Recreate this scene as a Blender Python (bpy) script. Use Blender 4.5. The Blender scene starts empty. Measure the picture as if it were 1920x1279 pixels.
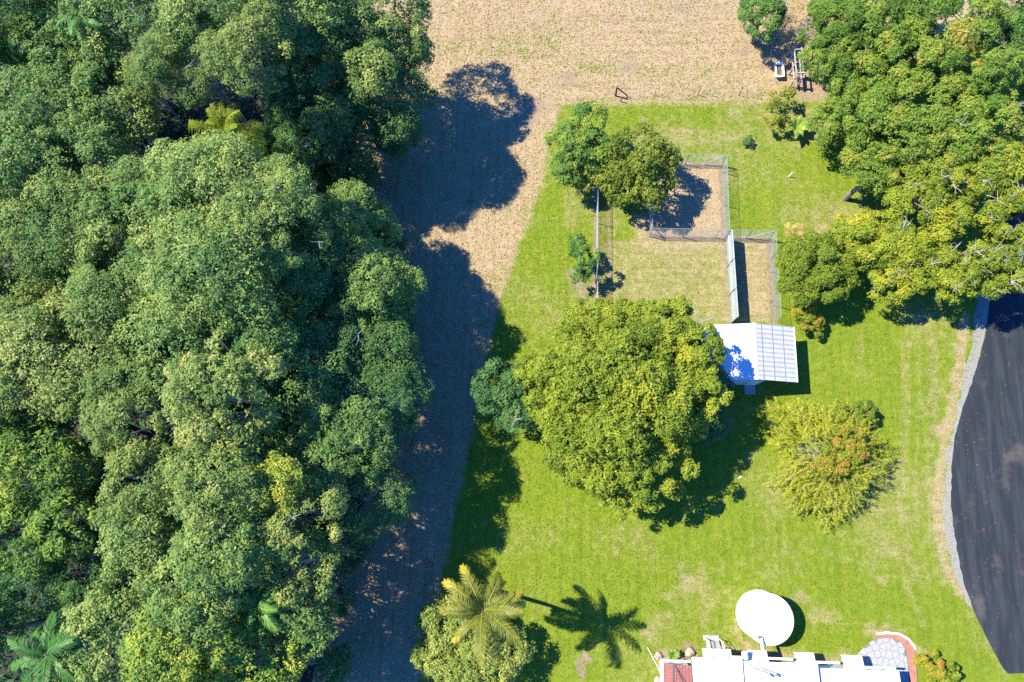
import bpy, math, random
import numpy as np
from mathutils import Vector, Matrix

random.seed(7)
RNG = np.random.default_rng(11)
SC = bpy.context.scene
COL = SC.collection
rad = math.radians

# ------------------------------------------------------------------ camera
H = 55.0                     # flying height over the lawn
FPX = 1280.0                 # 24 mm lens on a 36 mm sensor, in photo pixels
CX, CY = 960.0, 639.5
down = Vector((60 / FPX, -290 / FPX, -1.0)).normalized()
north = Vector((158 / FPX, 5682 / FPX, -1.0))
north = (north - down * north.dot(down)).normalized()
up_c = -down
east = north.cross(up_c).normalized()
ROT = Matrix((east, north, up_c))            # camera -> world
cam_data = bpy.data.cameras.new('camera')
cam = bpy.data.objects.new('camera', cam_data)
COL.objects.link(cam)
cam_data.lens = 24.0
cam_data.sensor_width = 36.0
cam_data.clip_start = 0.5
cam_data.clip_end = 3000.0
cam.matrix_world = Matrix.Translation((0, 0, H)) @ ROT.to_4x4()
SC.camera = cam

# ------------------------------------------------------------------ light
SUN_EL = 52.0
SUN_AZ = -74.0               # clockwise from +Y, where the sun stands
world = bpy.data.worlds.new('World')
SC.world = world
world.use_nodes = True
wn = world.node_tree
for n in list(wn.nodes):
    wn.nodes.remove(n)
sky = wn.nodes.new('ShaderNodeTexSky')
sky.sky_type = 'NISHITA'
sky.sun_disc = False
sky.sun_elevation = rad(SUN_EL)
sky.sun_rotation = rad(SUN_AZ % 360)
sky.air_density = 0.9
sky.dust_density = 0.0
sky.ozone_density = 10.0
bg = wn.nodes.new('ShaderNodeBackground')
bg.inputs['Strength'].default_value = 0.125
wo = wn.nodes.new('ShaderNodeOutputWorld')
tintn = wn.nodes.new('ShaderNodeMix'); tintn.data_type = 'RGBA'; tintn.blend_type = 'MULTIPLY'
tintn.inputs[0].default_value = 1.0
tintn.inputs[7].default_value = (0.28, 0.80, 1.45, 1)          # the deep blue the photograph's shadows show, the same all over the sky
wn.links.new(sky.outputs[0], tintn.inputs[6])
wn.links.new(tintn.outputs[2], bg.inputs[0])
wn.links.new(bg.outputs[0], wo.inputs[0])
sl = bpy.data.lights.new('sun', 'SUN')
sl.energy = 5.0
sl.angle = rad(0.53)
sl.color = (1.0, 0.92, 0.72)
sun = bpy.data.objects.new('sun', sl)
COL.objects.link(sun)
az = rad(SUN_AZ)
tosun = Vector((math.sin(az) * math.cos(rad(SUN_EL)), math.cos(az) * math.cos(rad(SUN_EL)), math.sin(rad(SUN_EL))))
sun.rotation_euler = tosun.to_track_quat('Z', 'Y').to_euler()
sun.location = (-30, 8, 60)
SC.view_settings.view_transform = 'Standard'
SC.view_settings.look = 'None'
SC.view_settings.exposure = 1.45
SC.view_settings.gamma = 1.0
SC.view_settings.use_curve_mapping = False
SC.cycles.use_denoising = False
SC.cycles.max_bounces = 6
SC.cycles.diffuse_bounces = 3
SC.cycles.transmission_bounces = 3
SC.cycles.transparent_max_bounces = 4

# ------------------------------------------------------------------ helpers
def ray(px, py):
    return ROT @ Vector(((px - CX) / FPX, -(py - CY) / FPX, -1.0))

def P(px, py, z=0.0):
    """the point at height z that the photograph shows at this pixel"""
    d = ray(px, py)
    t = (z - H) / d.z
    return Vector((d.x * t, d.y * t, z))

def mpp(px, py, z=0.0):
    return (z - H) / ray(px, py).z / FPX

def tag(o, label=None, cat=None, group=None, kind=None):
    if label: o['label'] = label
    if cat: o['category'] = cat
    if group: o['group'] = group
    if kind: o['kind'] = kind
    return o

def empty(name, loc, label=None, cat=None, group=None):
    o = bpy.data.objects.new(name, None)
    o.empty_display_size = 0.3
    COL.objects.link(o)
    o.location = loc
    return tag(o, label, cat, group)

def link(name, me, parent=None, world_space=True):
    o = bpy.data.objects.new(name, me)
    COL.objects.link(o)
    if parent is not None:
        o.parent = parent
        if world_space:
            o.location = -parent.location if parent.parent is None else -(parent.location + parent.parent.location)
    return o

class MB:
    """collects shapes in world coordinates; build() links them as one mesh object"""
    def __init__(s):
        s.v, s.f = [], []
    def add(s, vs, fs):
        k = len(s.v)
        s.v += [tuple(v) for v in vs]
        s.f += [tuple(i + k for i in f) for f in fs]
        return s
    def box(s, lo, hi):
        x0, y0, z0 = lo; x1, y1, z1 = hi
        return s.add([(x0,y0,z0),(x1,y0,z0),(x1,y1,z0),(x0,y1,z0),(x0,y0,z1),(x1,y0,z1),(x1,y1,z1),(x0,y1,z1)],
                     [(0,3,2,1),(4,5,6,7),(0,1,5,4),(1,2,6,5),(2,3,7,6),(3,0,4,7)])
    def hexa(s, b, t):
        """box between a bottom and a top quad"""
        return s.add(list(b) + list(t), [(0,3,2,1),(4,5,6,7),(0,1,5,4),(1,2,6,5),(2,3,7,6),(3,0,4,7)])
    def beam(s, a, b, w, h, upv=(0,0,1)):
        a, b = Vector(a), Vector(b)
        d = (b - a).normalized(); u = Vector(upv)
        if abs(d.dot(u)) > 0.98: u = Vector((1, 0, 0))
        sx = d.cross(u).normalized() * w / 2; sz = sx.cross(d).normalized() * h / 2
        return s.hexa([a-sx-sz, a+sx-sz, b+sx-sz, b-sx-sz], [a-sx+sz, a+sx+sz, b+sx+sz, b-sx+sz])
    def tube(s, pts, rs, n=6, cap=True):
        pts = [Vector(p) for p in pts]
        if not hasattr(rs, '__len__'): rs = [rs] * len(pts)
        k = len(s.v); vs = []
        for i, p in enumerate(pts):
            d = (pts[min(i+1, len(pts)-1)] - pts[max(i-1, 0)]).normalized()
            u = Vector((0, 0, 1)) if abs(d.z) < 0.9 else Vector((1, 0, 0))
            a = d.cross(u).normalized(); b = a.cross(d)
            for j in range(n):
                t = 2 * math.pi * j / n
                vs.append(p + (a * math.cos(t) + b * math.sin(t)) * rs[i])
        fs = []
        for i in range(len(pts) - 1):
            for j in range(n):
                fs.append((i*n+j, i*n+(j+1) % n, (i+1)*n+(j+1) % n, (i+1)*n+j))
        if cap:
            fs.append(tuple(range(n-1, -1, -1))); fs.append(tuple(range((len(pts)-1)*n, len(pts)*n)))
        return s.add(vs, fs)
    def prism(s, poly, z0, z1):
        n = len(poly)
        vs = [(p[0], p[1], z0) for p in poly] + [(p[0], p[1], z1) for p in poly]
        a = sum(poly[i][0]*poly[(i+1) % n][1] - poly[(i+1) % n][0]*poly[i][1] for i in range(n))
        if a < 0: vs = [(p[0], p[1], z0) for p in poly[::-1]] + [(p[0], p[1], z1) for p in poly[::-1]]
        return s.add(vs, [tuple(range(n-1, -1, -1)), tuple(range(n, 2*n))] + [(i, (i+1) % n, n+(i+1) % n, n+i) for i in range(n)])
    def mesh(s, name, m, smooth=False):
        me = bpy.data.meshes.new(name)
        me.from_pydata(s.v, [], s.f)
        if m: me.materials.append(m)
        if smooth: me.polygons.foreach_set('use_smooth', [True] * len(me.polygons))
        me.update()
        return me
    def build(s, name, m, parent=None, smooth=False):
        return link(name, s.mesh(name, m, smooth), parent)

def quads_mesh(name, V, tint, m):
    """V: (n,k,3) array of loose faces with k corners, tint: (n,)"""
    n, kc = V.shape[0], V.shape[1]
    me = bpy.data.meshes.new(name)
    me.vertices.add(n * kc)
    me.vertices.foreach_set('co', np.ascontiguousarray(V, dtype=np.float32).ravel())
    me.loops.add(n * kc)
    me.loops.foreach_set('vertex_index', np.arange(n * kc, dtype=np.int32))
    me.polygons.add(n)
    me.polygons.foreach_set('loop_start', np.arange(0, n * kc, kc, dtype=np.int32))
    me.update(calc_edges=True)
    a = me.attributes.new('tint', 'FLOAT', 'FACE')
    a.data.foreach_set('value', np.ascontiguousarray(tint, dtype=np.float32))
    me.materials.append(m)
    return me

def unit(a):
    return a / np.maximum(np.linalg.norm(a, axis=-1, keepdims=True), 1e-9)

def leaf_quads(pos, nrm, L, W, axis=None):
    """pointed leaves"""
    n = len(pos)
    r = RNG.normal(size=(n, 3)) if axis is None else axis
    a = unit(r - nrm * np.sum(r * nrm, axis=1, keepdims=True))
    b = np.cross(nrm, a)
    L = np.broadcast_to(L, (n,))[:, None]; W = np.broadcast_to(W, (n,))[:, None]
    V = np.empty((n, 3, 3))
    V[:, 0] = pos - a * L * 0.34 - b * W * 0.5
    V[:, 1] = pos + a * L * 0.66
    V[:, 2] = pos - a * L * 0.34 + b * W * 0.5
    return V

def inpoly(x, y, poly):
    x = np.asarray(x); y = np.asarray(y)
    c = np.zeros(x.shape, bool)
    n = len(poly)
    for i in range(n):
        x0, y0 = poly[i][0], poly[i][1]; x1, y1 = poly[(i+1) % n][0], poly[(i+1) % n][1]
        if y0 == y1: continue
        hit = ((y0 > y) != (y1 > y)) & (x < (x1 - x0) * (y - y0) / (y1 - y0) + x0)
        c ^= hit
    return c

def segdist(x, y, pts):
    best = np.full(np.shape(x), 1e9)
    for (x0, y0), (x1, y1) in zip(pts[:-1], pts[1:]):
        dx, dy = x1 - x0, y1 - y0
        t = np.clip(((x - x0) * dx + (y - y0) * dy) / (dx * dx + dy * dy + 1e-12), 0, 1)
        best = np.minimum(best, np.hypot(x - x0 - t * dx, y - y0 - t * dy))
    return best

_LAT = np.random.default_rng(5).random((256, 256))
def vnoise(x, y, s=1.0, o=0.0):
    x = np.asarray(x) / s + o * 17.3 + 1000; y = np.asarray(y) / s + o * 7.7 + 1000
    i = np.floor(x).astype(int); j = np.floor(y).astype(int)
    u = x - i; v = y - j; u = u*u*(3-2*u); v = v*v*(3-2*v)
    g = lambda a, b: _LAT[a % 256, b % 256]
    return (g(i,j)*(1-u)+g(i+1,j)*u)*(1-v) + (g(i,j+1)*(1-u)+g(i+1,j+1)*u)*v

def W2(pts, z=0.0):
    return [(P(a, b, z).x, P(a, b, z).y) for a, b in pts]

# ------------------------------------------------------------------ materials
def nt(name):
    m = bpy.data.materials.new(name)
    m.use_nodes = True
    t = m.node_tree
    p = t.nodes['Principled BSDF']
    return m, t, p

def nd(t, typ, **kw):
    n = t.nodes.new(typ)
    for k, v in kw.items():
        if k in n.inputs: n.inputs[k].default_value = v
        else: setattr(n, k, v)
    return n

def ramp(t, src, stops):
    r = t.nodes.new('ShaderNodeValToRGB')
    e = r.color_ramp.elements
    while len(e) < len(stops): e.new(0.5)
    for el, (p, c) in zip(e, stops):
        el.position = p; el.color = (c[0], c[1], c[2], 1)
    t.links.new(src, r.inputs[0])
    return r.outputs[0]

def noise(t, scale, detail=4, rough=0.6, vec=None):
    n = nd(t, 'ShaderNodeTexNoise')
    n.inputs['Scale'].default_value = scale; n.inputs['Detail'].default_value = detail; n.inputs['Roughness'].default_value = rough
    if vec is not None: t.links.new(vec, n.inputs['Vector'])
    return n.outputs['Fac']

def math_(t, op, a, b=None, c=None, clamp=False):
    n = t.nodes.new('ShaderNodeMath'); n.operation = op; n.use_clamp = clamp
    for i, x in enumerate((a, b, c)):
        if x is None: continue
        if isinstance(x, (int, float)): n.inputs[i].default_value = x
        else: t.links.new(x, n.inputs[i])
    return n.outputs[0]

def mixc(t, fac, a, b, mode='MIX'):
    n = t.nodes.new('ShaderNodeMix'); n.data_type = 'RGBA'; n.blend_type = mode
    for i, x in ((0, fac), (6, a), (7, b)):
        if isinstance(x, (int, float)): n.inputs[i].default_value = x
        elif isinstance(x, tuple): n.inputs[i].default_value = (*x, 1)
        else: t.links.new(x, n.inputs[i])
    return n.outputs[2]

def coords(t, scale=(1, 1, 1), rotz=0.0):
    c = t.nodes.new('ShaderNodeTexCoord')
    m = t.nodes.new('ShaderNodeMapping')
    m.inputs['Scale'].default_value = scale; m.inputs['Rotation'].default_value = (0, 0, rotz)
    t.links.new(c.outputs['Object'], m.inputs['Vector'])
    return m.outputs[0]

def bump(t, p, h, strength=0.5, dist=0.05):
    b = t.nodes.new('ShaderNodeBump')
    b.inputs['Strength'].default_value = strength; b.inputs['Distance'].default_value = dist
    t.links.new(h, b.inputs['Height']); t.links.new(b.outputs[0], p.inputs['Normal'])

def plain(name, c, rough=0.6, metal=0.0, var=0.15, scale=3.0, bumpy=0.0, spec=0.5):
    m, t, p = nt(name)
    v = coords(t)
    n = noise(t, scale, 5, 0.65, v)
    lo = tuple(x * (1 - var) for x in c); hi = tuple(min(1, x * (1 + var)) for x in c)
    t.links.new(ramp(t, n, [(0.3, lo), (0.7, hi)]), p.inputs['Base Color'])
    p.inputs['Roughness'].default_value = rough; p.inputs['Metallic'].default_value = metal
    p.inputs['Specular IOR Level'].default_value = spec
    if bumpy: bump(t, p, noise(t, scale * 8, 4, 0.6, v), bumpy, 0.02)
    return m

LEAF_GAIN = 1.85
def leafmat(name, stops, transl=0.27, rough=0.5, spec=0.13, gain=None):
    g = LEAF_GAIN if gain is None else gain
    stops = [(p, (min(0.7, c[0] * g), min(0.7, c[1] * g), min(0.7, c[2] * g * 0.62))) for p, c in stops]
    m, t, p = nt(name)
    a = t.nodes.new('ShaderNodeAttribute'); a.attribute_name = 'tint'
    c = ramp(t, a.outputs['Fac'], stops)
    t.links.new(c, p.inputs['Base Color'])
    p.inputs['Roughness'].default_value = rough; p.inputs['Specular IOR Level'].default_value = spec
    tr = t.nodes.new('ShaderNodeBsdfTranslucent')
    t.links.new(mixc(t, 1.0, c, (1.15, 1.3, 0.55), 'MULTIPLY'), tr.inputs['Color'])
    mx = t.nodes.new('ShaderNodeMixShader'); mx.inputs[0].default_value = transl
    t.links.new(p.outputs[0], mx.inputs[1]); t.links.new(tr.outputs[0], mx.inputs[2])
    out = [n for n in t.nodes if n.type == 'OUTPUT_MATERIAL'][0]
    t.links.new(mx.outputs[0], out.inputs[0])
    return m

M = {}
M['bark'] = plain('bark', (0.16, 0.13, 0.10), 0.9, var=0.35, scale=4, bumpy=0.6)
M['grey_bark'] = plain('grey_bark', (0.25, 0.235, 0.22), 0.9, var=0.3, scale=4, bumpy=0.5)
M['forest'] = leafmat('forest_leaf', [(0.0, (0.020, 0.054, 0.024)), (0.45, (0.054, 0.100, 0.042)), (0.8, (0.104, 0.148, 0.056)), (1.0, (0.18, 0.20, 0.09))])
M['olive'] = leafmat('olive_leaf', [(0.0, (0.026, 0.058, 0.022)), (0.5, (0.064, 0.102, 0.040)), (0.85, (0.115, 0.145, 0.054)), (1.0, (0.19, 0.19, 0.09))])
M['teal'] = leafmat('teal_leaf', [(0.0, (0.016, 0.052, 0.028)), (0.5, (0.038, 0.094, 0.046)), (0.9, (0.085, 0.145, 0.058)), (1.0, (0.15, 0.19, 0.085))], gain=1.5)
M['fresh'] = leafmat('fresh_leaf', [(0.0, (0.022, 0.062, 0.022)), (0.5, (0.062, 0.114, 0.034)), (0.85, (0.135, 0.168, 0.032)), (1.0, (0.21, 0.205, 0.045))])
M['mango'] = leafmat('mango_leaf', [(0.0, (0.036, 0.084, 0.022)), (0.5, (0.092, 0.158, 0.034)), (0.85, (0.175, 0.215, 0.046)), (1.0, (0.28, 0.20, 0.06))], gain=1.25)
M['gold'] = leafmat('gold_leaf', [(0.0, (0.045, 0.085, 0.016)), (0.4, (0.125, 0.17, 0.026)), (0.8, (0.225, 0.25, 0.036)), (1.0, (0.33, 0.27, 0.03))], gain=1.2)
M['dark'] = leafmat('dark_leaf', [(0.0, (0.022, 0.050, 0.010)), (0.5, (0.065, 0.095, 0.018)), (0.85, (0.135, 0.15, 0.03)), (1.0, (0.20, 0.155, 0.045))], gain=1.6)
M['bush'] = leafmat('bush_leaf', [(0.0, (0.026, 0.056, 0.010)), (0.5, (0.072, 0.105, 0.016)), (0.85, (0.135, 0.155, 0.026)), (1.0, (0.18, 0.17, 0.04))], gain=1.6)
M['pale'] = leafmat('pale_leaf', [(0.0, (0.045, 0.070, 0.022)), (0.5, (0.105, 0.135, 0.042)), (0.85, (0.17, 0.19, 0.07)), (1.0, (0.24, 0.21, 0.11))])
M['feather'] = leafmat('feather_leaf', [(0.0, (0.07, 0.10, 0.012)), (0.5, (0.17, 0.18, 0.020)), (0.85, (0.22, 0.215, 0.030)), (1.0, (0.26, 0.20, 0.09))], gain=1.8)
M['flower'] = leafmat('flower_leaf', [(0.0, (0.07, 0.15, 0.02)), (0.45, (0.20, 0.28, 0.03)), (0.6, (0.42, 0.34, 0.04)), (0.78, (0.40, 0.16, 0.08)), (1.0, (0.42, 0.09, 0.12))], rough=0.6, gain=0.8)
M['palm'] = leafmat('palm_leaf', [(0.0, (0.05, 0.075, 0.015)), (0.5, (0.13, 0.145, 0.028)), (0.85, (0.23, 0.22, 0.03)), (1.0, (0.40, 0.29, 0.03))], rough=0.55, spec=0.3, gain=1.1)
M['palm_green'] = leafmat('palm_green_leaf', [(0.0, (0.02, 0.06, 0.015)), (0.5, (0.04, 0.11, 0.026)), (0.85, (0.08, 0.16, 0.035)), (1.0, (0.16, 0.18, 0.04))], rough=0.5, spec=0.35)
M['palm_yellow'] = leafmat('palm_yellow_leaf', [(0.0, (0.06, 0.11, 0.015)), (0.5, (0.16, 0.20, 0.025)), (0.85, (0.25, 0.25, 0.035)), (1.0, (0.33, 0.25, 0.06))], gain=1.4)
M['dry_bush'] = leafmat('dry_bush_leaf', [(0.0, (0.13, 0.09, 0.05)), (0.5, (0.25, 0.17, 0.10)), (1.0, (0.34, 0.24, 0.15))], transl=0.15, rough=0.8)
M['grass'] = leafmat('grass_blade', [(0.0, (0.10, 0.19, 0.010)), (0.3, (0.20, 0.275, 0.016)), (0.5, (0.29, 0.315, 0.032)), (0.72, (0.45, 0.36, 0.18)), (1.0, (0.60, 0.48, 0.32))], rough=0.6, spec=0.25, gain=0.72)
M['litter'] = leafmat('fallen_leaf', [(0.0, (0.06, 0.04, 0.02)), (0.5, (0.15, 0.09, 0.04)), (1.0, (0.24, 0.17, 0.08))], gain=1.0, transl=0.0, rough=0.7)

def groundmat():
    m, t, p = nt('ground_cover')
    v = coords(t)
    ad = t.nodes.new('ShaderNodeAttribute'); ad.attribute_name = 'dry'
    ab = t.nodes.new('ShaderNodeAttribute'); ab.attribute_name = 'bare'
    n_big = noise(t, 0.25, 3, 0.5, v); n_mid = noise(t, 1.6, 5, 0.7, v); n_fine = noise(t, 9.0, 5, 0.75, v)
    n_x = noise(t, 22.0, 3, 0.7, v)
    green = ramp(t, math_(t, 'ADD', math_(t, 'MULTIPLY', n_mid, 0.5), math_(t, 'MULTIPLY', n_fine, 0.5)),
                 [(0.3, (0.075, 0.125, 0.009)), (0.5, (0.14, 0.19, 0.014)), (0.68, (0.205, 0.23, 0.024))])
    straw = ramp(t, math_(t, 'ADD', math_(t, 'MULTIPLY', n_mid, 0.35), math_(t, 'MULTIPLY', n_fine, 0.65)),
                 [(0.25, (0.16, 0.112, 0.056)), (0.42, (0.275, 0.205, 0.124)), (0.58, (0.355, 0.272, 0.175)), (0.78, (0.43, 0.345, 0.238))])
    soil = ramp(t, math_(t, 'ADD', math_(t, 'MULTIPLY', n_mid, 0.5), math_(t, 'MULTIPLY', n_fine, 0.5)),
                [(0.3, (0.12, 0.08, 0.055)), (0.7, (0.32, 0.25, 0.19))])
    jit = math_(t, 'ADD', math_(t, 'MULTIPLY', math_(t, 'SUBTRACT', n_mid, 0.5), 1.1), math_(t, 'MULTIPLY', math_(t, 'SUBTRACT', n_fine, 0.5), 1.3))
    f = math_(t, 'ADD', ad.outputs['Fac'], math_(t, 'MULTIPLY', jit, 0.75))
    mr = t.nodes.new('ShaderNodeMapRange'); mr.interpolation_type = 'SMOOTHSTEP'
    mr.inputs['From Min'].default_value = 0.15; mr.inputs['From Max'].default_value = 0.85
    t.links.new(f, mr.inputs['Value'])
    # mower rows in the straw: north-south along the forest, east-west on the open paddock
    rows_ns = noise(t, 1.0, 3, 0.6, coords(t, (2.6, 0.10, 1), rad(-6))); rows_ew = noise(t, 1.0, 3, 0.6, coords(t, (0.12, 2.4, 1)))
    sx = t.nodes.new('ShaderNodeSeparateXYZ'); t.links.new(v, sx.inputs[0])
    side = nd(t, 'ShaderNodeMapRange'); side.inputs['From Min'].default_value = P(960, 300).x; side.inputs['From Max'].default_value = P(1060, 300).x
    t.links.new(sx.outputs[0], side.inputs['Value'])
    rw = nd(t, 'ShaderNodeMix'); t.links.new(side.outputs[0], rw.inputs[0]); t.links.new(rows_ns, rw.inputs[2]); t.links.new(rows_ew, rw.inputs[3])
    straw = mixc(t, 1.0, straw, ramp(t, rw.outputs[0], [(0.34, (0.80, 0.79, 0.76)), (0.5, (1, 1, 1)), (0.66, (1.0, 1.0, 1.0))]), 'MULTIPLY')
    green = mixc(t, 1.0, green, ramp(t, rows_ns, [(0.38, (0.84, 0.90, 0.85)), (0.52, (1, 1, 1)), (0.68, (1.10, 1.05, 1.05))]), 'MULTIPLY')
    c = mixc(t, mr.outputs[0], green, straw)
    fb = math_(t, 'ADD', ab.outputs['Fac'], math_(t, 'MULTIPLY', math_(t, 'SUBTRACT', n_mid, 0.5), 0.5))
    mb = t.nodes.new('ShaderNodeMapRange'); mb.interpolation_type = 'SMOOTHSTEP'
    mb.inputs['From Min'].default_value = 0.2; mb.inputs['From Max'].default_value = 0.8
    t.links.new(fb, mb.inputs['Value'])
    c = mixc(t, mb.outputs[0], c, soil)
    t.links.new(c, p.inputs['Base Color'])
    p.inputs['Roughness'].default_value = 0.95; p.inputs['Specular IOR Level'].default_value = 0.1
    h = math_(t, 'ADD', math_(t, 'MULTIPLY', n_fine, 0.7), math_(t, 'MULTIPLY', n_x, 0.5))
    bump(t, p, h, 0.9, 0.12)
    return m
M['ground'] = groundmat()

def asphaltmat():
    m, t, p = nt('asphalt')
    v = coords(t)
    n1 = noise(t, 60, 4, 0.8, v); n2 = noise(t, 0.35, 4, 0.6, v)
    st = noise(t, 1.0, 4, 0.65, coords(t, (1.6, 0.16, 1), rad(12)))
    st2 = noise(t, 1.0, 4, 0.65, coords(t, (2.6, 0.22, 1), rad(-14)))
    base = ramp(t, n1, [(0.3, (0.009, 0.012, 0.016)), (0.62, (0.018, 0.023, 0.029)), (0.8, (0.034, 0.041, 0.048))])
    d = ramp(t, math_(t, 'MULTIPLY', math_(t, 'ADD', st, st2), 0.5), [(0.44, (0, 0, 0)), (0.66, (1, 1, 1))])
    c = mixc(t, math_(t, 'MULTIPLY', d, 0.42), base, (0.062, 0.068, 0.072))
    pt = ramp(t, n2, [(0.58, (0, 0, 0)), (0.72, (1, 1, 1))])
    c = mixc(t, math_(t, 'MULTIPLY', pt, 0.5), c, (0.10, 0.082, 0.07))
    t.links.new(c, p.inputs['Base Color'])
    p.inputs['Roughness'].default_value = 0.8; p.inputs['Specular IOR Level'].default_value = 0.2
    bump(t, p, n1, 0.5, 0.01)
    return m
M['asphalt'] = asphaltmat()
M['gravel'] = plain('pale_gravel', (0.185, 0.18, 0.165), 0.9, var=0.3, scale=14, bumpy=0.7)
M['concrete'] = plain('concrete', (0.25, 0.25, 0.245), 0.85, var=0.2, scale=3, bumpy=0.3)
M['white_paint'] = plain('white_paint', (0.80, 0.80, 0.79), 0.45, var=0.04, scale=2)
M['white_roof'] = plain('white_roof_sheet', (0.62, 0.63, 0.64), 0.45, var=0.06, scale=1.2)
def stained(name, c):
    m, t, p = nt(name)
    v = coords(t)
    st = ramp(t, noise(t, 1.7, 6, 0.7, v), [(0.56, (0, 0, 0)), (0.72, (1, 1, 1))])
    rn = ramp(t, noise(t, 1.0, 3, 0.6, coords(t, (5.0, 0.5, 1))), [(0.4, (0, 0, 0)), (0.7, (1, 1, 1))])
    col = mixc(t, math_(t, 'MULTIPLY', st, 0.55), c, (0.20, 0.20, 0.19))
    col = mixc(t, math_(t, 'MULTIPLY', rn, 0.25), col, (0.30, 0.31, 0.32))
    t.links.new(col, p.inputs['Base Color']); p.inputs['Roughness'].default_value = 0.5
    return m
M['white_roof'] = stained('weathered_white_roof', (0.60, 0.61, 0.62))
M['tank_white'] = stained('weathered_tank', (0.66, 0.66, 0.65))
M['grey_roof'] = plain('grey_roof_sheet', (0.36, 0.37, 0.385), 0.5, var=0.10, scale=1.5)
M['zinc'] = plain('zinc_sheet', (0.38, 0.43, 0.47), 0.42, metal=0.35, var=0.1, scale=1.5)
M['galv'] = plain('galvanised_steel', (0.42, 0.45, 0.48), 0.4, metal=0.5, var=0.12, scale=9)
M['wire'] = plain('fence_wire', (0.30, 0.32, 0.33), 0.5, metal=0.3, var=0.1, scale=9)
M['dark_gap'] = plain('dark_line', (0.07, 0.075, 0.085), 0.7)
M['seam'] = plain('roof_screw_lap_shade', (0.16, 0.165, 0.175), 0.7)  # grey of the screw rows, and of the shadow lines painted at sheet laps
M['red_roof'] = plain('red_roof_tile', (0.20, 0.065, 0.055), 0.7, var=0.22, scale=4, bumpy=0.2)
M['wall'] = plain('cream_wall', (0.62, 0.60, 0.55), 0.8, var=0.06, scale=2)
M['timber'] = plain('weathered_timber', (0.30, 0.27, 0.24), 0.9, var=0.3, scale=8, bumpy=0.4)
M['dark_timber'] = plain('dark_timber', (0.10, 0.075, 0.055), 0.9, var=0.3, scale=8, bumpy=0.4)
M['brick'] = plain('red_brick', (0.30, 0.125, 0.09), 0.85, var=0.25, scale=3, bumpy=0.4)
M['stone'] = plain('pale_stone', (0.25, 0.255, 0.26), 0.85, var=0.12, scale=4, bumpy=0.3)
M['mortar'] = plain('mortar', (0.13, 0.13, 0.13), 0.95, var=0.15, scale=10)
M['rock'] = plain('tan_rock', (0.30, 0.24, 0.19), 0.9, var=0.2, scale=4, bumpy=0.6)
M['tub_water'] = plain('tub_water', (0.10, 0.065, 0.015), 0.08, var=0.3, scale=6)
M['blue_metal'] = plain('antenna_metal', (0.05, 0.08, 0.12), 0.5, metal=0.2)
M['terracotta'] = plain('terracotta', (0.42, 0.2, 0.12), 0.8)
M['steel_shade'] = plain('dull_steel_wall', (0.50, 0.52, 0.55), 0.55, metal=0.2, var=0.1, scale=2)

# ------------------------------------------------------------------ ground
LAWN = W2([(1046, 197), (1075, 189), (1150, 191), (1230, 186), (1300, 189), (1380, 185), (1440, 188), (1490, 176), (1540, 186), (1600, 150), (1760, 90),
           (2300, 60), (2300, 1700), (600, 1700), (700, 1400), (775, 1279), (800, 1180), (818, 1090), (835, 1010), (850, 940), (863, 870), (879, 800),
           (892, 730), (905, 670), (924, 600), (938, 540), (962, 470), (990, 400), (1012, 335), (1022, 270)])
LAWN_EDGE = LAWN[:9]
LAWN_WEST = LAWN[-15:] + LAWN[:1]

DRY = []       # (kind, data in metres, radius, strength, feather)
def dpatch(px, py, r, s, aspect=1.0): DRY.append(('e', P(px, py), r, s, aspect))
def dline(pts, r, s): DRY.append(('l', W2(pts), r, s, 0))
def dpoly(pts, s): DRY.append(('p', W2(pts), 0.35, s, 0))
dpoly([(1217, 306), (1354, 308), (1358, 444), (1217, 443)], 0.80)
dpoly([(1185, 400), (1217, 400), (1217, 443), (1358, 446), (1358, 475), (1190, 470)], 0.62)
dpoly([(1122, 448), (1358, 448), (1372, 606), (1122, 600)], 0.48)
dpoly([(1372, 448), (1442, 448), (1452, 606), (1384, 606)], 0.64)
for y, s in ((462, .5), (478, .42), (496, .4), (506, .5), (514, .35), (560, .4), (585, .45)):
    dline([(1200 + (y * 7) % 40, y), (1352, y + 1)], 0.14, s)
dline([(1338, 480), (1345, 600)], 0.7, 0.4)
dline([(1140, 385), (1143, 520)], 0.16, 0.6); dline([(1150, 385), (1152, 440)], 0.08, 0.35)
dline([(1060, 360), (1066, 430)], 0.18, 0.4)
dpatch(1215, 262, 1.6, 0.42, 3.2); dpatch(1300, 258, 2.2, 0.42, 3.4); dpatch(1380, 262, 1.2, 0.35, 2.5)
dline([(1120, 195), (1440, 193)], 0.35, 0.45)
dpatch(1530, 408, 0.9, 0.35, 1.4); dpatch(1540, 430, 1.0, 0.45, 1.6); dpatch(1480, 335, 0.8, 0.3, 1.5)
dpatch(1410, 310, 0.7, 0.3); dpatch(1410, 385, 0.6, 0.3); dpatch(1445, 345, .8, .25); dpatch(1450, 262, .8, .3)
dpatch(1296, 1090, 1.5, 0.48, 1.3); dpatch(1265, 1120, 1.1, 0.3, 1.6); dpatch(1245, 1160, 1.2, 0.4, 1.3); dpatch(1225, 1185, 1.0, 0.45)
dpatch(1652, 1088, 0.55, 0.55); dpatch(1545, 1156, 0.8, 0.5, 1.6); dpatch(1500, 1122, 0.8, 0.5, 1.8); dpatch(1540, 1098, .4, .4)
dpatch(1455, 1075, 1.6, .3, 1.6); dpatch(1590, 1010, 1.2, .25, 1.5); dpatch(1505, 1015, 1.0, .25, 2)
dline([(1160, 1040), (1150, 1005), (1170, 985)], 0.3, 0.35)
dline([(1230, 1120), (1300, 1080), (1400, 1050), (1520, 1030), (1600, 1050)], 0.25, 0.28)
dline([(1255, 1145), (1320, 1105), (1420, 1075)], 0.2, 0.25)
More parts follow.
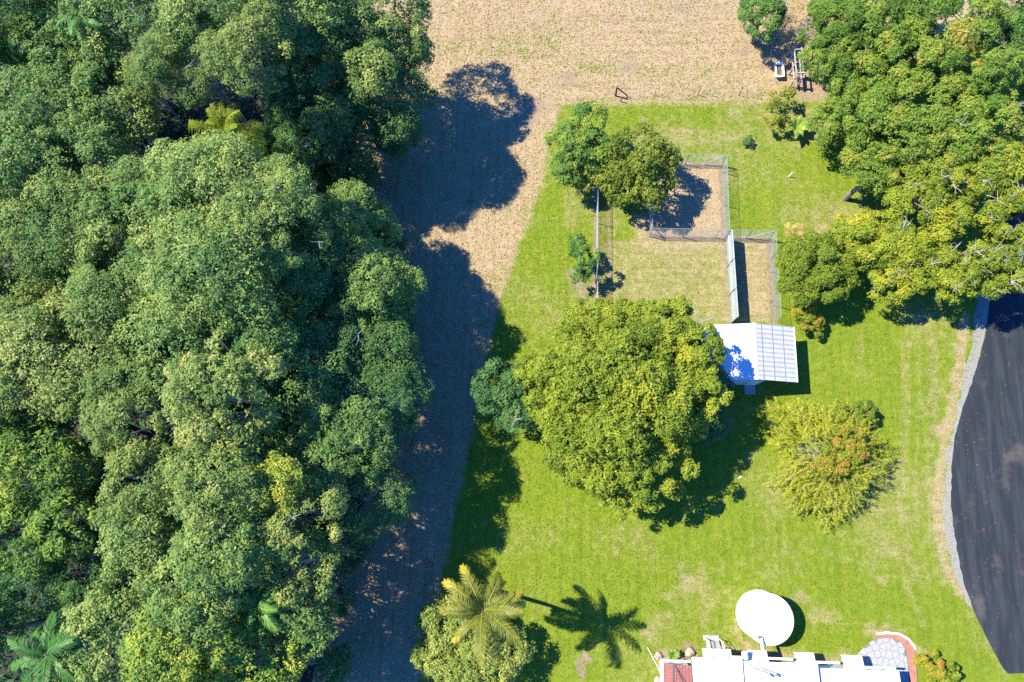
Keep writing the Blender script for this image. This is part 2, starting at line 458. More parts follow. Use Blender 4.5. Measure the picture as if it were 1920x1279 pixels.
dline([(1385, 1165), (1380, 1190), (1400, 1210)], 0.25, 0.55)
dline([(1350, 1214), (1400, 1222), (1480, 1228), (1590, 1238)], 0.4, 0.5)
dline([(1614, 630), (1612, 700)], 0.25, 0.3); dline([(1600, 660), (1560, 760)], 0.2, .18)
for x in (1692, 1702, 1722, 1748):
    dline([(x, 640), (x + 2, 760), (x - 6, 900), (x, 1010), (x + 22, 1090)], 0.22 if x != 1748 else 0.55, 0.36)
dline([(1812, 600), (1800, 680), (1790, 740), (1772, 810), (1762, 900), (1762, 1000), (1775, 1060), (1800, 1110)], 0.5, 0.62)
dline([(1800, 1110), (1830, 1170), (1862, 1230), (1885, 1264)], 0.35, 0.3)
dline([(1685, 1020), (1700, 1100), (1730, 1170)], .3, .32)
dpatch(1240, 1235, 1.0, 0.5); dpatch(1650, 1186, 0.8, 0.6, 2.0); dpatch(1722, 1220, 0.7, 0.5)
dpatch(1080, 520, 1.3, 0.45, 0.9); dpatch(1095, 545, 1.2, 0.4)
dpatch(1090, 1130, .8, .2); dpatch(1090, 1240, 0.7, 0.45); dpatch(1180, 1215, .9, .3)
BARE = []
def bline(pts, r, s): BARE.append((W2(pts), r, s))
bline([(1215, 308), (1352, 310), (1357, 446)], 0.2, 0.8)
bline([(1217, 443), (1360, 446), (1441, 449), (1451, 608)], 0.24, 0.8)
bline([(1217, 370), (1217, 443)], 0.25, 0.7)
bline([(1117, 352), (1116, 575)], 0.22, 0.7)
bline([(1356, 455), (1366, 606)], 0.25, 0.7)
bline([(1080, 515), (1092, 540)], 0.9, 0.55)
bline([(1298, 612), (1325, 610)], 0.4, 0.6)
bline([(1240, 1234), (1298, 1228)], 0.5, 0.6)
bline([(1290, 1213), (1297, 1218)], 0.5, 0.7)
bline([(1085, 1242), (1092, 1265)], 0.22, 0.95); bline([(1097, 1225), (1107, 1240)], 0.18, 0.9)
bline([(1098, 290), (1108, 305)], 0.5, 0.8)
bline([(1500, 165), (1530, 178)], 1.0, 0.5)

def cover(x, y):
    """how dry and how bare the ground is at a place on the lawn or paddock"""
    x = np.asarray(x, float); y = np.asarray(y, float)
    lawn = inpoly(x, y, LAWN)
    dn = segdist(x, y, LAWN_EDGE); dw = segdist(x, y, LAWN_WEST)
    de = np.minimum(dn, dw)
    dry = 0.10 + 0.55 * np.clip(vnoise(x, y, 4.5, 1) - 0.46, 0, 1) + 0.3 * np.clip(vnoise(x, y, 1.3, 2) - 0.5, 0, 1)
    dry += 0.12 * np.clip(vnoise(x * 1.0, y * 0.22, 0.9, 9) - 0.5, 0, 1)
    for k, d, r, s, a in DRY:
        wob = 1 + 0.9 * (vnoise(x, y, 0.8, 3) - 0.5) + 0.5 * (vnoise(x, y, 0.3, 4) - 0.5)
        if k == 'e':
            q = np.hypot((x - d.x) / a, (y - d.y)) / r * wob
            w = np.clip(1.25 - q, 0, 1)
        elif k == 'l':
            w = np.clip(1.5 - segdist(x, y, d) / r * wob, 0, 1)
        else:
            dist = segdist(x, y, d + d[:1])
            ins = inpoly(x, y, d)
            w = np.clip(0.5 + np.where(ins, dist, -dist) / 0.5 * wob, 0, 1)
        dry = np.maximum(dry, dry * 0.3 + s * w * 0.95)
    edge = np.clip(1 - de / (0.9 * (0.5 + vnoise(x, y, 1.1, 6))), 0, 1)
    dry = np.where(lawn, np.maximum(dry, edge * 0.75), 0)
    # paddock: mostly straw, with greener and browner drifts running along the mower's rows
    pad = 0.92 + 0.42 * (vnoise(x * 0.35, y, 2.2, 7) - 0.5) + 0.35 * (vnoise(x, y, 0.7, 8) - 0.5)
    g = P(1010, 95); pad -= 0.06 * np.clip(1.2 - np.hypot((x - g.x) / 5.5, (y - g.y)) / 1.9, 0, 1)
    g = P(1060, 70); pad -= 0.03 * np.clip(1.2 - np.hypot((x - g.x) / 2.4, (y - g.y)) / 1.4, 0, 1)
    g = P(1300, 130); pad -= 0.20 * np.clip(1.2 - np.hypot((x - g.x) / 6, (y - g.y)) / 1.2, 0, 1)
    pad = pad - 0.35 * np.clip(1 - de / 0.7, 0, 1) * (vnoise(x, y, 0.9, 12))
    dry = np.where(lawn, dry, pad)
    bare = np.zeros_like(x)
    for d, r, s in BARE:
        wob = 1 + 0.8 * (vnoise(x, y, 0.6, 5) - 0.5)
        bare = np.maximum(bare, s * np.clip(1.6 - segdist(x, y, d) / r * wob, 0, 1))
    for px, py, r in ((1280, 18, 1.0), (1318, 48, .5), (1395, 98, .9), (1065, 145, 1.1), (1000, 200, 1.6), (990, 225, 1.4), (1350, 18, .6), (1238, 38, .4), (1180, 130, .9)):
        g = P(px, py)
        bare = np.maximum(bare, 0.62 * np.clip(1.3 - np.hypot((x - g.x) / 1.5, y - g.y) / r * (0.6 + 0.9 * vnoise(x, y, 0.5, 10)), 0, 1))
    return np.clip(dry, 0, 1), np.clip(bare, 0, 1)

def grid_mesh(name, xs, ys, z, keep=None):
    X, Y = np.meshgrid(xs, ys)
    nx, ny = len(xs), len(ys)
    co = np.stack([X.ravel(), Y.ravel(), np.full(X.size, z)], 1)
    idx = np.arange(nx * ny).reshape(ny, nx)
    q = np.stack([idx[:-1, :-1], idx[:-1, 1:], idx[1:, 1:], idx[1:, :-1]], -1).reshape(-1, 4)
    if keep is not None:
        c = co[q].mean(axis=1)
        q = q[keep(c[:, 0], c[:, 1])]
        used = np.unique(q); mp = -np.ones(len(co), int); mp[used] = np.arange(len(used))
        co = co[used]; q = mp[q]
    me = bpy.data.meshes.new(name)
    me.vertices.add(len(co)); me.vertices.foreach_set('co', co.astype(np.float32).ravel())
    me.loops.add(q.size); me.loops.foreach_set('vertex_index', q.astype(np.int32).ravel())
    me.polygons.add(len(q)); me.polygons.foreach_set('loop_start', np.arange(0, q.size, 4, dtype=np.int32))
    me.update(calc_edges=True)
    dry, bare = cover(co[:, 0], co[:, 1])
    for nm, val in (('dry', dry), ('bare', bare)):
        a = me.attributes.new(nm, 'FLOAT', 'POINT'); a.data.foreach_set('value', val.astype(np.float32))
    me.materials.append(M['ground'])
    return me

far = np.array([-900, -400, -200, -110, -75])
xs = np.concatenate([far, np.arange(-60, 60, 0.45), -far[::-1]])
ys = np.concatenate([far, np.arange(-36, 58, 0.45), -far[::-1]])
paddock = link('paddock_ground', grid_mesh('paddock_ground', xs, ys, 0.0))
tag(paddock, 'mown straw coloured paddock between the forest and the lawn', 'ground', kind='structure')
lx = np.array([p[0] for p in LAWN]); ly = np.array([p[1] for p in LAWN])
lawn = link('lawn', grid_mesh('lawn', np.arange(lx.min(), min(lx.max(), 48), 0.22), np.arange(max(ly.min(), -32), ly.max(), 0.22), 0.012,
                              lambda x, y: inpoly(x, y, LAWN)))
tag(lawn, 'short green lawn round the shed, pens and house', 'lawn', kind='structure')

# ------------------------------------------------------------------ driveway
ROAD = W2([(1862, 380), (1858, 480), (1855, 560), (1847, 630), (1836, 672), (1822, 713), (1806, 760), (1792, 808), (1786, 850), (1783, 900), (1783, 945), (1788, 1000),
           (1797, 1058), (1810, 1106), (1830, 1156), (1857, 1210), (1880, 1252), (1890, 1263), (1920, 1262), (2000, 1263), (2200, 1262), (2260, 380)])
b = MB().prism(ROAD, 0.005, 0.035)
road = b.build('driveway', M['asphalt'])
tag(road, 'dark asphalt driveway curving down beside the lawn', 'driveway', kind='structure')
EDGE_OUT = W2([(1836, 520), (1832, 580), (1825, 632), (1812, 680), (1802, 715), (1797, 755), (1784, 805), (1778, 850), (1774, 900), (1770, 945), (1771, 1002), (1785, 1060), (1805, 1112), (1822, 1150)])
EDGE_IN = W2([(1857, 520), (1854, 580), (1846.5, 632), (1834, 680), (1821.5, 715), (1808, 755), (1793, 805), (1786, 850), (1783, 900), (1783, 945), (1788, 1002), (1797, 1060), (1810, 1107), (1823, 1150)])
def densify(pts, k, amp, seed):
    out = []
    for i in range(len(pts) - 1):
        for j in range(k):
            t = j / k; x = pts[i][0] + (pts[i+1][0] - pts[i][0]) * t; y = pts[i][1] + (pts[i+1][1] - pts[i][1]) * t
            out.append((x + amp * (float(vnoise(x, y, .45, seed)) + float(vnoise(x, y, 1.5, seed)) - 1), y))
    return out + [pts[-1]]
eo, ei = densify(EDGE_OUT, 10, .32, 3), densify(EDGE_IN, 10, .14, 4)
b = MB()
for i in range(len(ei) - 1):
    b.add([(*eo[i], .0165), (*ei[i], .046), (*ei[i+1], .046), (*eo[i+1], .0165)], [(0, 1, 2, 3)])
tag(b.build('gravel_verge', M['gravel']), 'pale grey gravel verge along the driveway edge', 'verge', kind='structure')
inroad = lambda x, y: inpoly(x, y, ROAD)

# ------------------------------------------------------------------ tree builder
LEAVES = [0]
def crown_mesh(blobs, mat, L, W, cover_f, clump, tint0, tintvar, lobe=(0.28, 0.45), lobes=15, droop=0.25, low=-0.35, tip=0.0, leafvar=0.10):
    """blobs: (centre, horizontal radius, vertical radius); leaves cover clumps, clumps cover lobes, lobes cover the blob"""
    Vs, Ts, lobelist = [], [], []
    for c, R, B in blobs:
        c = np.array(c)
        nl = max(5, int(lobes * random.uniform(0.85, 1.2)))
        k = np.arange(nl) + 0.5
        cz = 1 - k / nl * (1 - low)
        th = k * 2.399963 + random.uniform(0, 6.28)
        s = np.sqrt(np.clip(1 - cz * cz, 0, 1))
        d = np.stack([s * np.cos(th), s * np.sin(th), cz], 1) + RNG.normal(scale=0.16, size=(nl, 3))
        d = unit(d)
        rl = R * (lobe[0] + (lobe[1] - lobe[0]) * RNG.random(nl) ** 1.8)
        reach = (R - rl * 0.75) * RNG.uniform(0.74, 1.14, nl)
        lc = c + d * reach[:, None] * np.array([1, 1, B / R])
        ltint = RNG.normal(scale=tintvar, size=nl)
        lobelist += [tuple(p) for p in lc]
        # clumps
        rc0 = clump
        ncl = np.maximum(6, (4.2 * (rl / rc0) ** 2)).astype(int)
        li = np.repeat(np.arange(nl), ncl)
        m = len(li)
        cd = unit(unit(RNG.normal(size=(m, 3))) + 0.75 * d[li] + np.array([0, 0, 0.35]))
        rc = rc0 * RNG.uniform(0.7, 1.35, m)
        cc = lc[li] + cd * (rl[li] - rc * 0.45)[:, None] * np.array([1, 1, 0.9]) * RNG.uniform(0.72, 1.2, m)[:, None]
        ct = tint0 + ltint[li] + RNG.normal(scale=tintvar * 0.8, size=m)
        # leaves
        area = L * W * 0.5
        total = int(cover_f * 4 * math.pi * R * (R + B) / 2 * (1 - low) / 2 / area)
        w = rc ** 2; per = np.maximum(4, total * w / w.sum()).astype(int)
        ci = np.repeat(np.arange(m), per)
        n = len(ci)
        ld = unit(unit(RNG.normal(size=(n, 3))) + 0.55 * cd[ci] + np.array([0, 0, 0.35]))
        pos = cc[ci] + ld * (rc[ci] * RNG.uniform(0.55, 1.08, n))[:, None] * np.array([1, 1, 0.8])
        nrm = unit(ld * 0.75 + np.array([0, 0, 0.55]) + RNG.normal(scale=0.36, size=(n, 3)))
        ax = RNG.normal(size=(n, 3)) + ld * 0.6 - np.array([0, 0, droop])
        sc = RNG.uniform(0.7, 1.25, n)
        Vs.append(leaf_quads(pos, nrm, L * sc, W * sc, ax))
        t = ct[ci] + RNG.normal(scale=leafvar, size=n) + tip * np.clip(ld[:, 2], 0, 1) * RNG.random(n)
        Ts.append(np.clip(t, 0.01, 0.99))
    V = np.concatenate(Vs); T = np.concatenate(Ts)
    LEAVES[0] += len(V)
    return V, T, lobelist

def tree(name, label, blobs, mat, group=None, cat='tree', L=0.22, W=0.115, cov=1.72, clump=0.42, tint=0.45, tv=0.13, flat=0.8,
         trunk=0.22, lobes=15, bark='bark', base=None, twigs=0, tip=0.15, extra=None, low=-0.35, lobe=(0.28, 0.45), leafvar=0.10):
    """blobs: (px, py, radius in px, top height)"""
    bl = []
    for px, py, r, top in blobs:
        z = top * 0.75
        for _ in range(3):
            R = r * mpp(px, py, z); B = min(R * flat, top * 0.6); z = top - B
        c = P(px, py, z)
        bl.append((tuple(c), R, B))
    c0 = Vector(bl[0][0])
    foot = P(*base) if base else Vector((c0.x + random.uniform(-.4, .4), c0.y + random.uniform(-.4, .4), 0))
    root = empty(name, foot, label, cat, group)
    V, T, lob = crown_mesh(bl, mat, L, W, cov, clump, tint, tv, lobes=lobes, tip=tip, low=low, lobe=lobe, leafvar=leafvar)
    if low < 0: V[:, :, 2] = np.maximum(V[:, :, 2], 0.03)
    V -= np.array(foot)
    o = bpy.data.objects.new('crown', quads_mesh('crown', V, T, M[mat])); COL.objects.link(o); o.parent = root
    b = MB()
    fork = foot.lerp(c0, 0.55); fork.x += random.uniform(-.2, .2)
    b.tube([foot, foot.lerp(fork, 0.5) + Vector((random.uniform(-.12, .12), random.uniform(-.12, .12), 0)), fork, c0], [trunk * 1.25, trunk, trunk * 0.8, trunk * 0.45], 8)
    random.shuffle(lob)
    for q in lob[:9]:
        q = Vector(q); mid = fork.lerp(q, 0.5) + Vector((random.uniform(-.3, .3), random.uniform(-.3, .3), random.uniform(0, .4)))
        b.tube([fork.lerp(c0, random.uniform(0, .6)), mid, q], [trunk * 0.45, trunk * 0.28, trunk * 0.1], 5)
    b.build('trunk', M[bark], root)
    if twigs:
        t = MB()
        high = sorted(lob, key=lambda p: -p[2])[:max(4, len(lob) // 2)]; random.shuffle(high)
        for i in range(twigs):
            q = Vector(high[i % len(high)]); bb = min(bl, key=lambda t_: (Vector(t_[0]) - q).length)
            d = (q - Vector(bb[0])).normalized()
            p = q + d * random.uniform(-.1, .5) + Vector((random.uniform(-.4, .4), random.uniform(-.4, .4), .35))
            for _ in range(random.randint(3, 5)):
                e = (Vector((random.gauss(0, 1), random.gauss(0, 1), random.uniform(.3, .9))).normalized() + d * .4) * .8
                p1 = p + e * random.uniform(.3, .6)
                p2 = p1 + (e + Vector((random.gauss(0, .5), random.gauss(0, .5), random.gauss(0, .3)))) * random.uniform(.25, .5)
                t.tube([p, p1, p2], [0.035, 0.024, 0.008], 4, False)
        t.build('bare_twigs', M['grey_bark'], root)['kind'] = 'stuff'
    return root

# ------------------------------------------------------------------ forest on the west side
M['litter_floor'] = plain('forest_litter', (0.022, 0.018, 0.014), 0.95, var=0.4, scale=5, bumpy=0.8)
FLOOR = W2([(-700, -500), (560, -500), (650, -60), (690, 120), (672, 250), (640, 320), (690, 400), (728, 480), (735, 600), (728, 760), (700, 900), (655, 1010), (615, 1120), (585, 1279), (560, 1700), (-700, 1700)])
floor = MB().add([(x, y, 0.006) for x, y in FLOOR], [tuple(range(len(FLOOR)))]).build('forest_floor', M['litter_floor'])
if floor.data.polygons[0].normal.z < 0: floor.data.flip_normals()
tag(floor, 'dark leaf litter on the ground under the forest', 'forest floor', kind='structure')
fx = np.array([p[0] for p in FLOOR]); fy = np.array([p[1] for p in FLOOR])
vis = W2([(-150, -120), (800, -120), (800, 1400), (-150, 1400)], 3.0)
ux = RNG.uniform(min(p[0] for p in vis), max(p[0] for p in vis), 60000); uy = RNG.uniform(min(p[1] for p in vis), max(p[1] for p in vis), 60000)
keep = inpoly(ux, uy, FLOOR) & (vnoise(ux, uy, 2.5, 21) > 0.22); ux, uy = ux[keep], uy[keep]
uz = 0.15 + 4.2 * vnoise(ux, uy, 2.5, 22) * RNG.random(len(ux)) ** 0.6
un = unit(np.array([0, 0, 0.8]) + RNG.normal(scale=0.45, size=(len(ux), 3)))
ug = link('undergrowth', quads_mesh('undergrowth', leaf_quads(np.stack([ux, uy, uz], 1), un, RNG.uniform(.3, .7, len(ux)), RNG.uniform(.14, .28, len(ux))), np.clip(RNG.normal(.15, .15, len(ux)), 0, 1), M['teal']))
tag(ug, 'dark leafy undergrowth seen through gaps in the forest canopy', 'undergrowth', kind='stuff')
FG = 'forest trees along the paddock'
FOREST = [
 # label, blobs, material, tint, options
 ('dark forest tree in the upper corner behind the leaning thin trunks', [(55, 22, 88, 15)], 'fresh', .3, {}),
 ('mid green forest tree below the upper corner palms', [(135, 100, 80, 14), (95, 60, 60, 13)], 'forest', .45, {}),
 ('rounded forest tree with fern-like palm fronds at its top edge', [(235, 60, 88, 15)], 'forest', .5, {}),
 ('grey-green forest tree above the dark forest gap', [(350, 95, 75, 15), (300, 140, 50, 14)], 'olive', .45, {'twigs': 5}),
 ('tall pale forest tree on the top edge of the picture', [(415, 15, 85, 16)], 'forest', .55, {}),
 ('pale topped forest tree above a long bare leaning trunk', [(470, 92, 72, 15.5)], 'olive', .62, {}),
 ('broad forest tree on the top edge beside the paddock trees', [(560, 48, 92, 15)], 'forest', .52, {}),
 ('blue-green forest tree with a light crown over the paddock shadow', [(630, 130, 98, 13.5), (600, 190, 60, 11)], 'teal', .55, {}),
 ('forest tree at the paddock corner reaching furthest over the straw', [(712, 40, 88, 13), (752, 95, 48, 10.5)], 'forest', .45, {}),
 ('dark blue-green forest tree overhanging the large paddock shadow', [(722, 190, 72, 11), (745, 250, 42, 8)], 'teal', .42, {}),
 ('yellow-green round topped forest tree among darker neighbours', [(692, 140, 44, 13.5)], 'olive', .6, {}),
 ('grey-green forest tree with dull flowers beside the straight trunk', [(572, 232, 66, 12), (600, 258, 42, 10)], 'teal', .62, {'twigs': 4}),
 ('forest tree crown left of the dark forest gap', [(205, 190, 78, 14), (165, 160, 50, 13)], 'forest', .5, {}),
 ('spreading forest tree near the west edge above its lower neighbours', [(85, 235, 95, 15)], 'forest', .5, {}),
 ('wide light green forest tree at the west edge', [(40, 345, 98, 15.5)], 'forest', .6, {}),
 ('light green forest tree southwest of the dark forest gap', [(165, 315, 85, 15)], 'forest', .6, {}),
 ('low dark green tree between the yellow palm and the paddock shadow', [(530, 300, 58, 8), (600, 330, 52, 7), (655, 320, 45, 6.5)], 'fresh', .12, {}),
 ('dark low forest tree at the paddock shadow edge', [(665, 265, 62, 9)], 'teal', .4, {}),
 ('bright lobed forest tree just below the yellow palm', [(395, 372, 98, 15), (330, 340, 60, 14)], 'forest', .68, {}),
 ('large bright forest tree with a rounded eastern shoulder', [(508, 418, 94, 14.5), (575, 430, 56, 11.5)], 'forest', .66, {'twigs': 3}),
 ('light crowned forest tree nearest the sunlit paddock gap', [(650, 450, 82, 11.5), (690, 430, 45, 9)], 'forest', .64, {}),
 ('deep green creeper clad tree on the forest edge by the paddock', [(722, 478, 42, 6), (732, 540, 40, 6.5), (700, 432, 28, 4.5)], 'fresh', .15, {'clump': .3}),
 ('light green forest tree in the middle of the west canopy', [(265, 420, 100, 15)], 'forest', .6, {}),
 ('light green forest tree beside the west edge trees', [(125, 425, 95, 15)], 'forest', .56, {}),
 ('forest tree on the west edge above the brown gap', [(28, 480, 88, 14.5)], 'olive', .5, {}),
 ('forest tree with exposed grey branches near the eastern forest edge', [(690, 545, 82, 12.5)], 'forest', .5, {'twigs': 6}),
 ('blue-green forest tree with grey branch stubs', [(570, 520, 100, 13.5)], 'teal', .7, {'twigs': 6}),
 ('bright clumped forest tree in the centre of the west canopy', [(410, 510, 104, 15)], 'forest', .62, {}),
 ('forest tree above the narrow brown gap', [(255, 540, 96, 14.5)], 'forest', .52, {}),
 ('shaded forest tree beside the narrow brown gap', [(100, 555, 75, 12)], 'olive', .4, {}),
 ('olive forest tree with a few brown leaves', [(160, 660, 105, 15)], 'olive', .62, {'twigs': 3}),
 ('olive forest tree on the west edge below the brown gap', [(40, 680, 92, 14.5)], 'olive', .55, {}),
 ('green forest tree between olive crowns', [(330, 650, 102, 15)], 'forest', .56, {}),
 ('shaded blue-green forest tree in the heart of the canopy', [(465, 630, 88, 12.5)], 'teal', .62, {}),
 ('dark blue-green forest tree facing the long paddock shadow', [(600, 625, 96, 12.5)], 'teal', .55, {}),
 ('dark blue-green forest tree on the edge opposite the large lawn tree', [(708, 640, 68, 11)], 'teal', .48, {}),
 ('olive forest tree with pale flowering tops', [(420, 740, 92, 15)], 'olive', .68, {}),
 ('broad olive forest tree south of the fallen grey limb', [(270, 775, 95, 15)], 'olive', .58, {}),
 ('blue-green forest tree with sunlit yellow tips', [(575, 725, 92, 13.5)], 'teal', .72, {}),
 ('forest edge tree with a small yellow tip beside the long shadow', [(715, 745, 72, 11)], 'teal', .5, {}),
 ('dark low forest tree in a hollow of the canopy', [(75, 775, 72, 11)], 'teal', .4, {}),
 ('emerald forest tree low in the canopy', [(490, 830, 72, 11), (430, 800, 45, 10)], 'fresh', .2, {}),
 ('forest tree with speckled light tops near the lower long shadow', [(640, 830, 90, 14)], 'forest', .55, {}),
 ('bright green leafy forest tree on the west edge by the black hollow', [(60, 885, 85, 13.5), (130, 880, 45, 12)], 'fresh', .5, {'L': .26, 'W': .11}),
 ('bright green forest tree just above the black corner hollow', [(45, 1000, 66, 13), (120, 985, 55, 13)], 'fresh', .42, {'L': .28, 'W': .12}),
 ('small olive domed forest tree in the lower canopy', [(272, 905, 66, 14)], 'olive', .6, {}),
 ('olive forest tree left of the yellow-green sprig', [(415, 905, 74, 14.5)], 'olive', .6, {}),
 ('forest tree with a vivid yellow-green sprig', [(515, 905, 44, 13)], 'fresh', .72, {}),
 ('dark forest tree at the edge of the lower long shadow', [(690, 920, 70, 11)], 'teal', .48, {}),
 ('pale grey-green forest tree in the lower canopy', [(560, 960, 72, 14)], 'olive', .66, {'twigs': 3}),
 ('forest tree with a round shaded hollow beside it', [(265, 1010, 70, 13.5)], 'forest', .6, {}),
 ('mid green forest tree in the lower canopy centre', [(425, 1015, 82, 13.5)], 'forest', .55, {}),
 ('lower canopy forest tree with yellow leaves near the edge', [(560, 1055, 62, 12.5)], 'olive', .62, {}),
 ('shaded blue-green forest tree above the corner palm', [(165, 1065, 70, 10)], 'teal', .5, {'twigs': 4}),
 ('green forest tree between the hollow and the lower edge trees', [(365, 1110, 78, 13)], 'forest', .6, {}),
 ('bright forest tree beside the small hidden palm', [(560, 1150, 62, 11)], 'forest', .5, {}),
 ('yellow-green forest tree to the right of the corner palm', [(225, 1195, 88, 13)], 'forest', .6, {}),
 ('leafy yellow-green forest tree on the bottom edge', [(345, 1225, 92, 13)], 'fresh', .62, {}),
 ('yellow tipped forest tree at the bottom edge near the paddock', [(470, 1225, 82, 12)], 'fresh', .66, {}),
 ('low blue-green bush at the foot of the forest on the bottom edge', [(580, 1245, 62, 7)], 'teal', .45, {}),
 ('low dark bush filling the black corner hollow', [(70, 1110, 60, 5)], 'teal', .2, {}),
 ('forest tree half cut by the west edge at the upper canopy', [(-45, 150, 90, 14)], 'forest', .45, {}),
 ('forest tree half cut by the west edge beside the light crowns', [(-70, 400, 95, 15)], 'forest', .5, {}),
 ('forest tree half cut by the west edge near the olive crowns', [(-60, 590, 90, 14)], 'olive', .5, {}),
 ('forest tree half cut by the west edge above the black hollow', [(-60, 800, 90, 14)], 'fresh', .35, {}),
 ('forest tree half cut by the west edge beside the black hollow', [(-75, 1010, 80, 14)], 'forest', .4, {}),
 ('forest tree half cut by the west edge beside the corner palm', [(-85, 1200, 90, 14)], 'forest', .4, {}),
 ('tree half cut by the bottom edge below the corner palm', [(130, 1345, 85, 12)], 'fresh', .4, {}),
 ('tree half cut by the bottom edge below the yellow-green crowns', [(400, 1345, 90, 12)], 'fresh', .5, {}),
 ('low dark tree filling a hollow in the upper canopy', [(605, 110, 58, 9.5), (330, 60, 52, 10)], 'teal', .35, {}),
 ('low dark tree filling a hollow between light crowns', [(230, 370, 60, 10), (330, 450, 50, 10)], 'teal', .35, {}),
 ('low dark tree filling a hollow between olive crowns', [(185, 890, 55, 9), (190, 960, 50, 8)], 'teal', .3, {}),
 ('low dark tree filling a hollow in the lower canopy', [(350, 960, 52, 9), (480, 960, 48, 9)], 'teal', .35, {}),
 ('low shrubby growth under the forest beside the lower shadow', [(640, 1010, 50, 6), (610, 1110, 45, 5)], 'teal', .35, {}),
]
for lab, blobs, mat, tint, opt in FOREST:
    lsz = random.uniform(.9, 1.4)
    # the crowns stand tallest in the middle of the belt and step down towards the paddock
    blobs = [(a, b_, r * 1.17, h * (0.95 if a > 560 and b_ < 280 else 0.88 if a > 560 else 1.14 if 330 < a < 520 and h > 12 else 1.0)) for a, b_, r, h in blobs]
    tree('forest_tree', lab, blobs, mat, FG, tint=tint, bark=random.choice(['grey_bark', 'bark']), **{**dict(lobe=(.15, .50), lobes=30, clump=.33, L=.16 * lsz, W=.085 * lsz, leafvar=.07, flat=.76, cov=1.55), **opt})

# ------------------------------------------------------------------ trees on the lawn
tree('shade_tree', 'large golden green shade tree beside the white shed',
     [(1165, 745, 140, 10.5), (1090, 690, 88, 9.5), (1235, 640, 82, 8.5), (1270, 740, 85, 8.5), (1120, 850, 88, 8), (1215, 860, 85, 8), (1150, 620, 60, 8), (1040, 745, 55, 7.5), (1305, 655, 50, 8.5), (1165, 925, 42, 5.5), (1270, 585, 26, 6.5), (1000, 700, 34, 6.5), (1330, 745, 24, 6.5), (1090, 600, 34, 6.5)],
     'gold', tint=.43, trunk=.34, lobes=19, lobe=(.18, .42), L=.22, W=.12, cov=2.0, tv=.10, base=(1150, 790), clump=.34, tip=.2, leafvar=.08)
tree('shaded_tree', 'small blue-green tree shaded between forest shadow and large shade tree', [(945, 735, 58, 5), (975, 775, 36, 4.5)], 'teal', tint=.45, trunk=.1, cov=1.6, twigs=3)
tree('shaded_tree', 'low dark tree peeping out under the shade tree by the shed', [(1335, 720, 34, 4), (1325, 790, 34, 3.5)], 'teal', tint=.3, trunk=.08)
tree('lawn_tree', 'bright green multi-lobed tree at the corner of the lawn', [(1100, 232, 40, 6), (1070, 270, 44, 6), (1110, 280, 40, 5.5), (1062, 318, 32, 4.6), (1078, 335, 22, 3.5)],
     'fresh', tint=.45, trunk=.18, lobes=12, clump=.3, L=.19, W=.1, base=(1107, 300), cov=1.7)
tree('lawn_tree', 'round dark tree with bronze leaves overhanging the dog pen', [(1190, 312, 72, 6), (1150, 320, 40, 4.8), (1215, 350, 42, 4.8)], 'dark', tint=.5, tv=.12, trunk=.16, clump=.34, L=.24, W=.13, base=(1175, 335))
tree('lawn_tree', 'small irregular dark green tree beside the long wire fence', [(1082, 465, 22, 3.0), (1098, 490, 24, 3.6), (1088, 518, 16, 2.6)], 'fresh', tint=.2, trunk=.08, lobes=8, clump=.26, base=(1095, 497), cov=1.5)
tree('round_bush', 'dense round olive-green bush beside the wire run', [(1520, 495, 56, 5.6), (1556, 480, 42, 5), (1503, 528, 42, 4.6), (1556, 524, 44, 4.8)], 'bush', cat='bush', tint=.5, tv=.07, tip=.05, trunk=.12, clump=.3, L=.2, W=.11, lobe=(.3, .42), cov=2.2)
tree('dead_shrub', 'brown leafless shrub above the round olive bush', [(1495, 440, 24, 1.6)], 'dry_bush', cat='shrub', tint=.5, trunk=.04, L=.2, W=.03, cov=.35, clump=.25, lobes=8, flat=.7)
tree('flowering_shrub', 'small pink flecked shrub below the round olive bush', [(1518, 598, 26, 2.2), (1500, 585, 15, 1.6), (1528, 618, 18, 1.5)], 'flower', cat='shrub', tint=.4, tv=.08, leafvar=.2, trunk=.05, clump=.2, L=.15, W=.09, lobes=8)

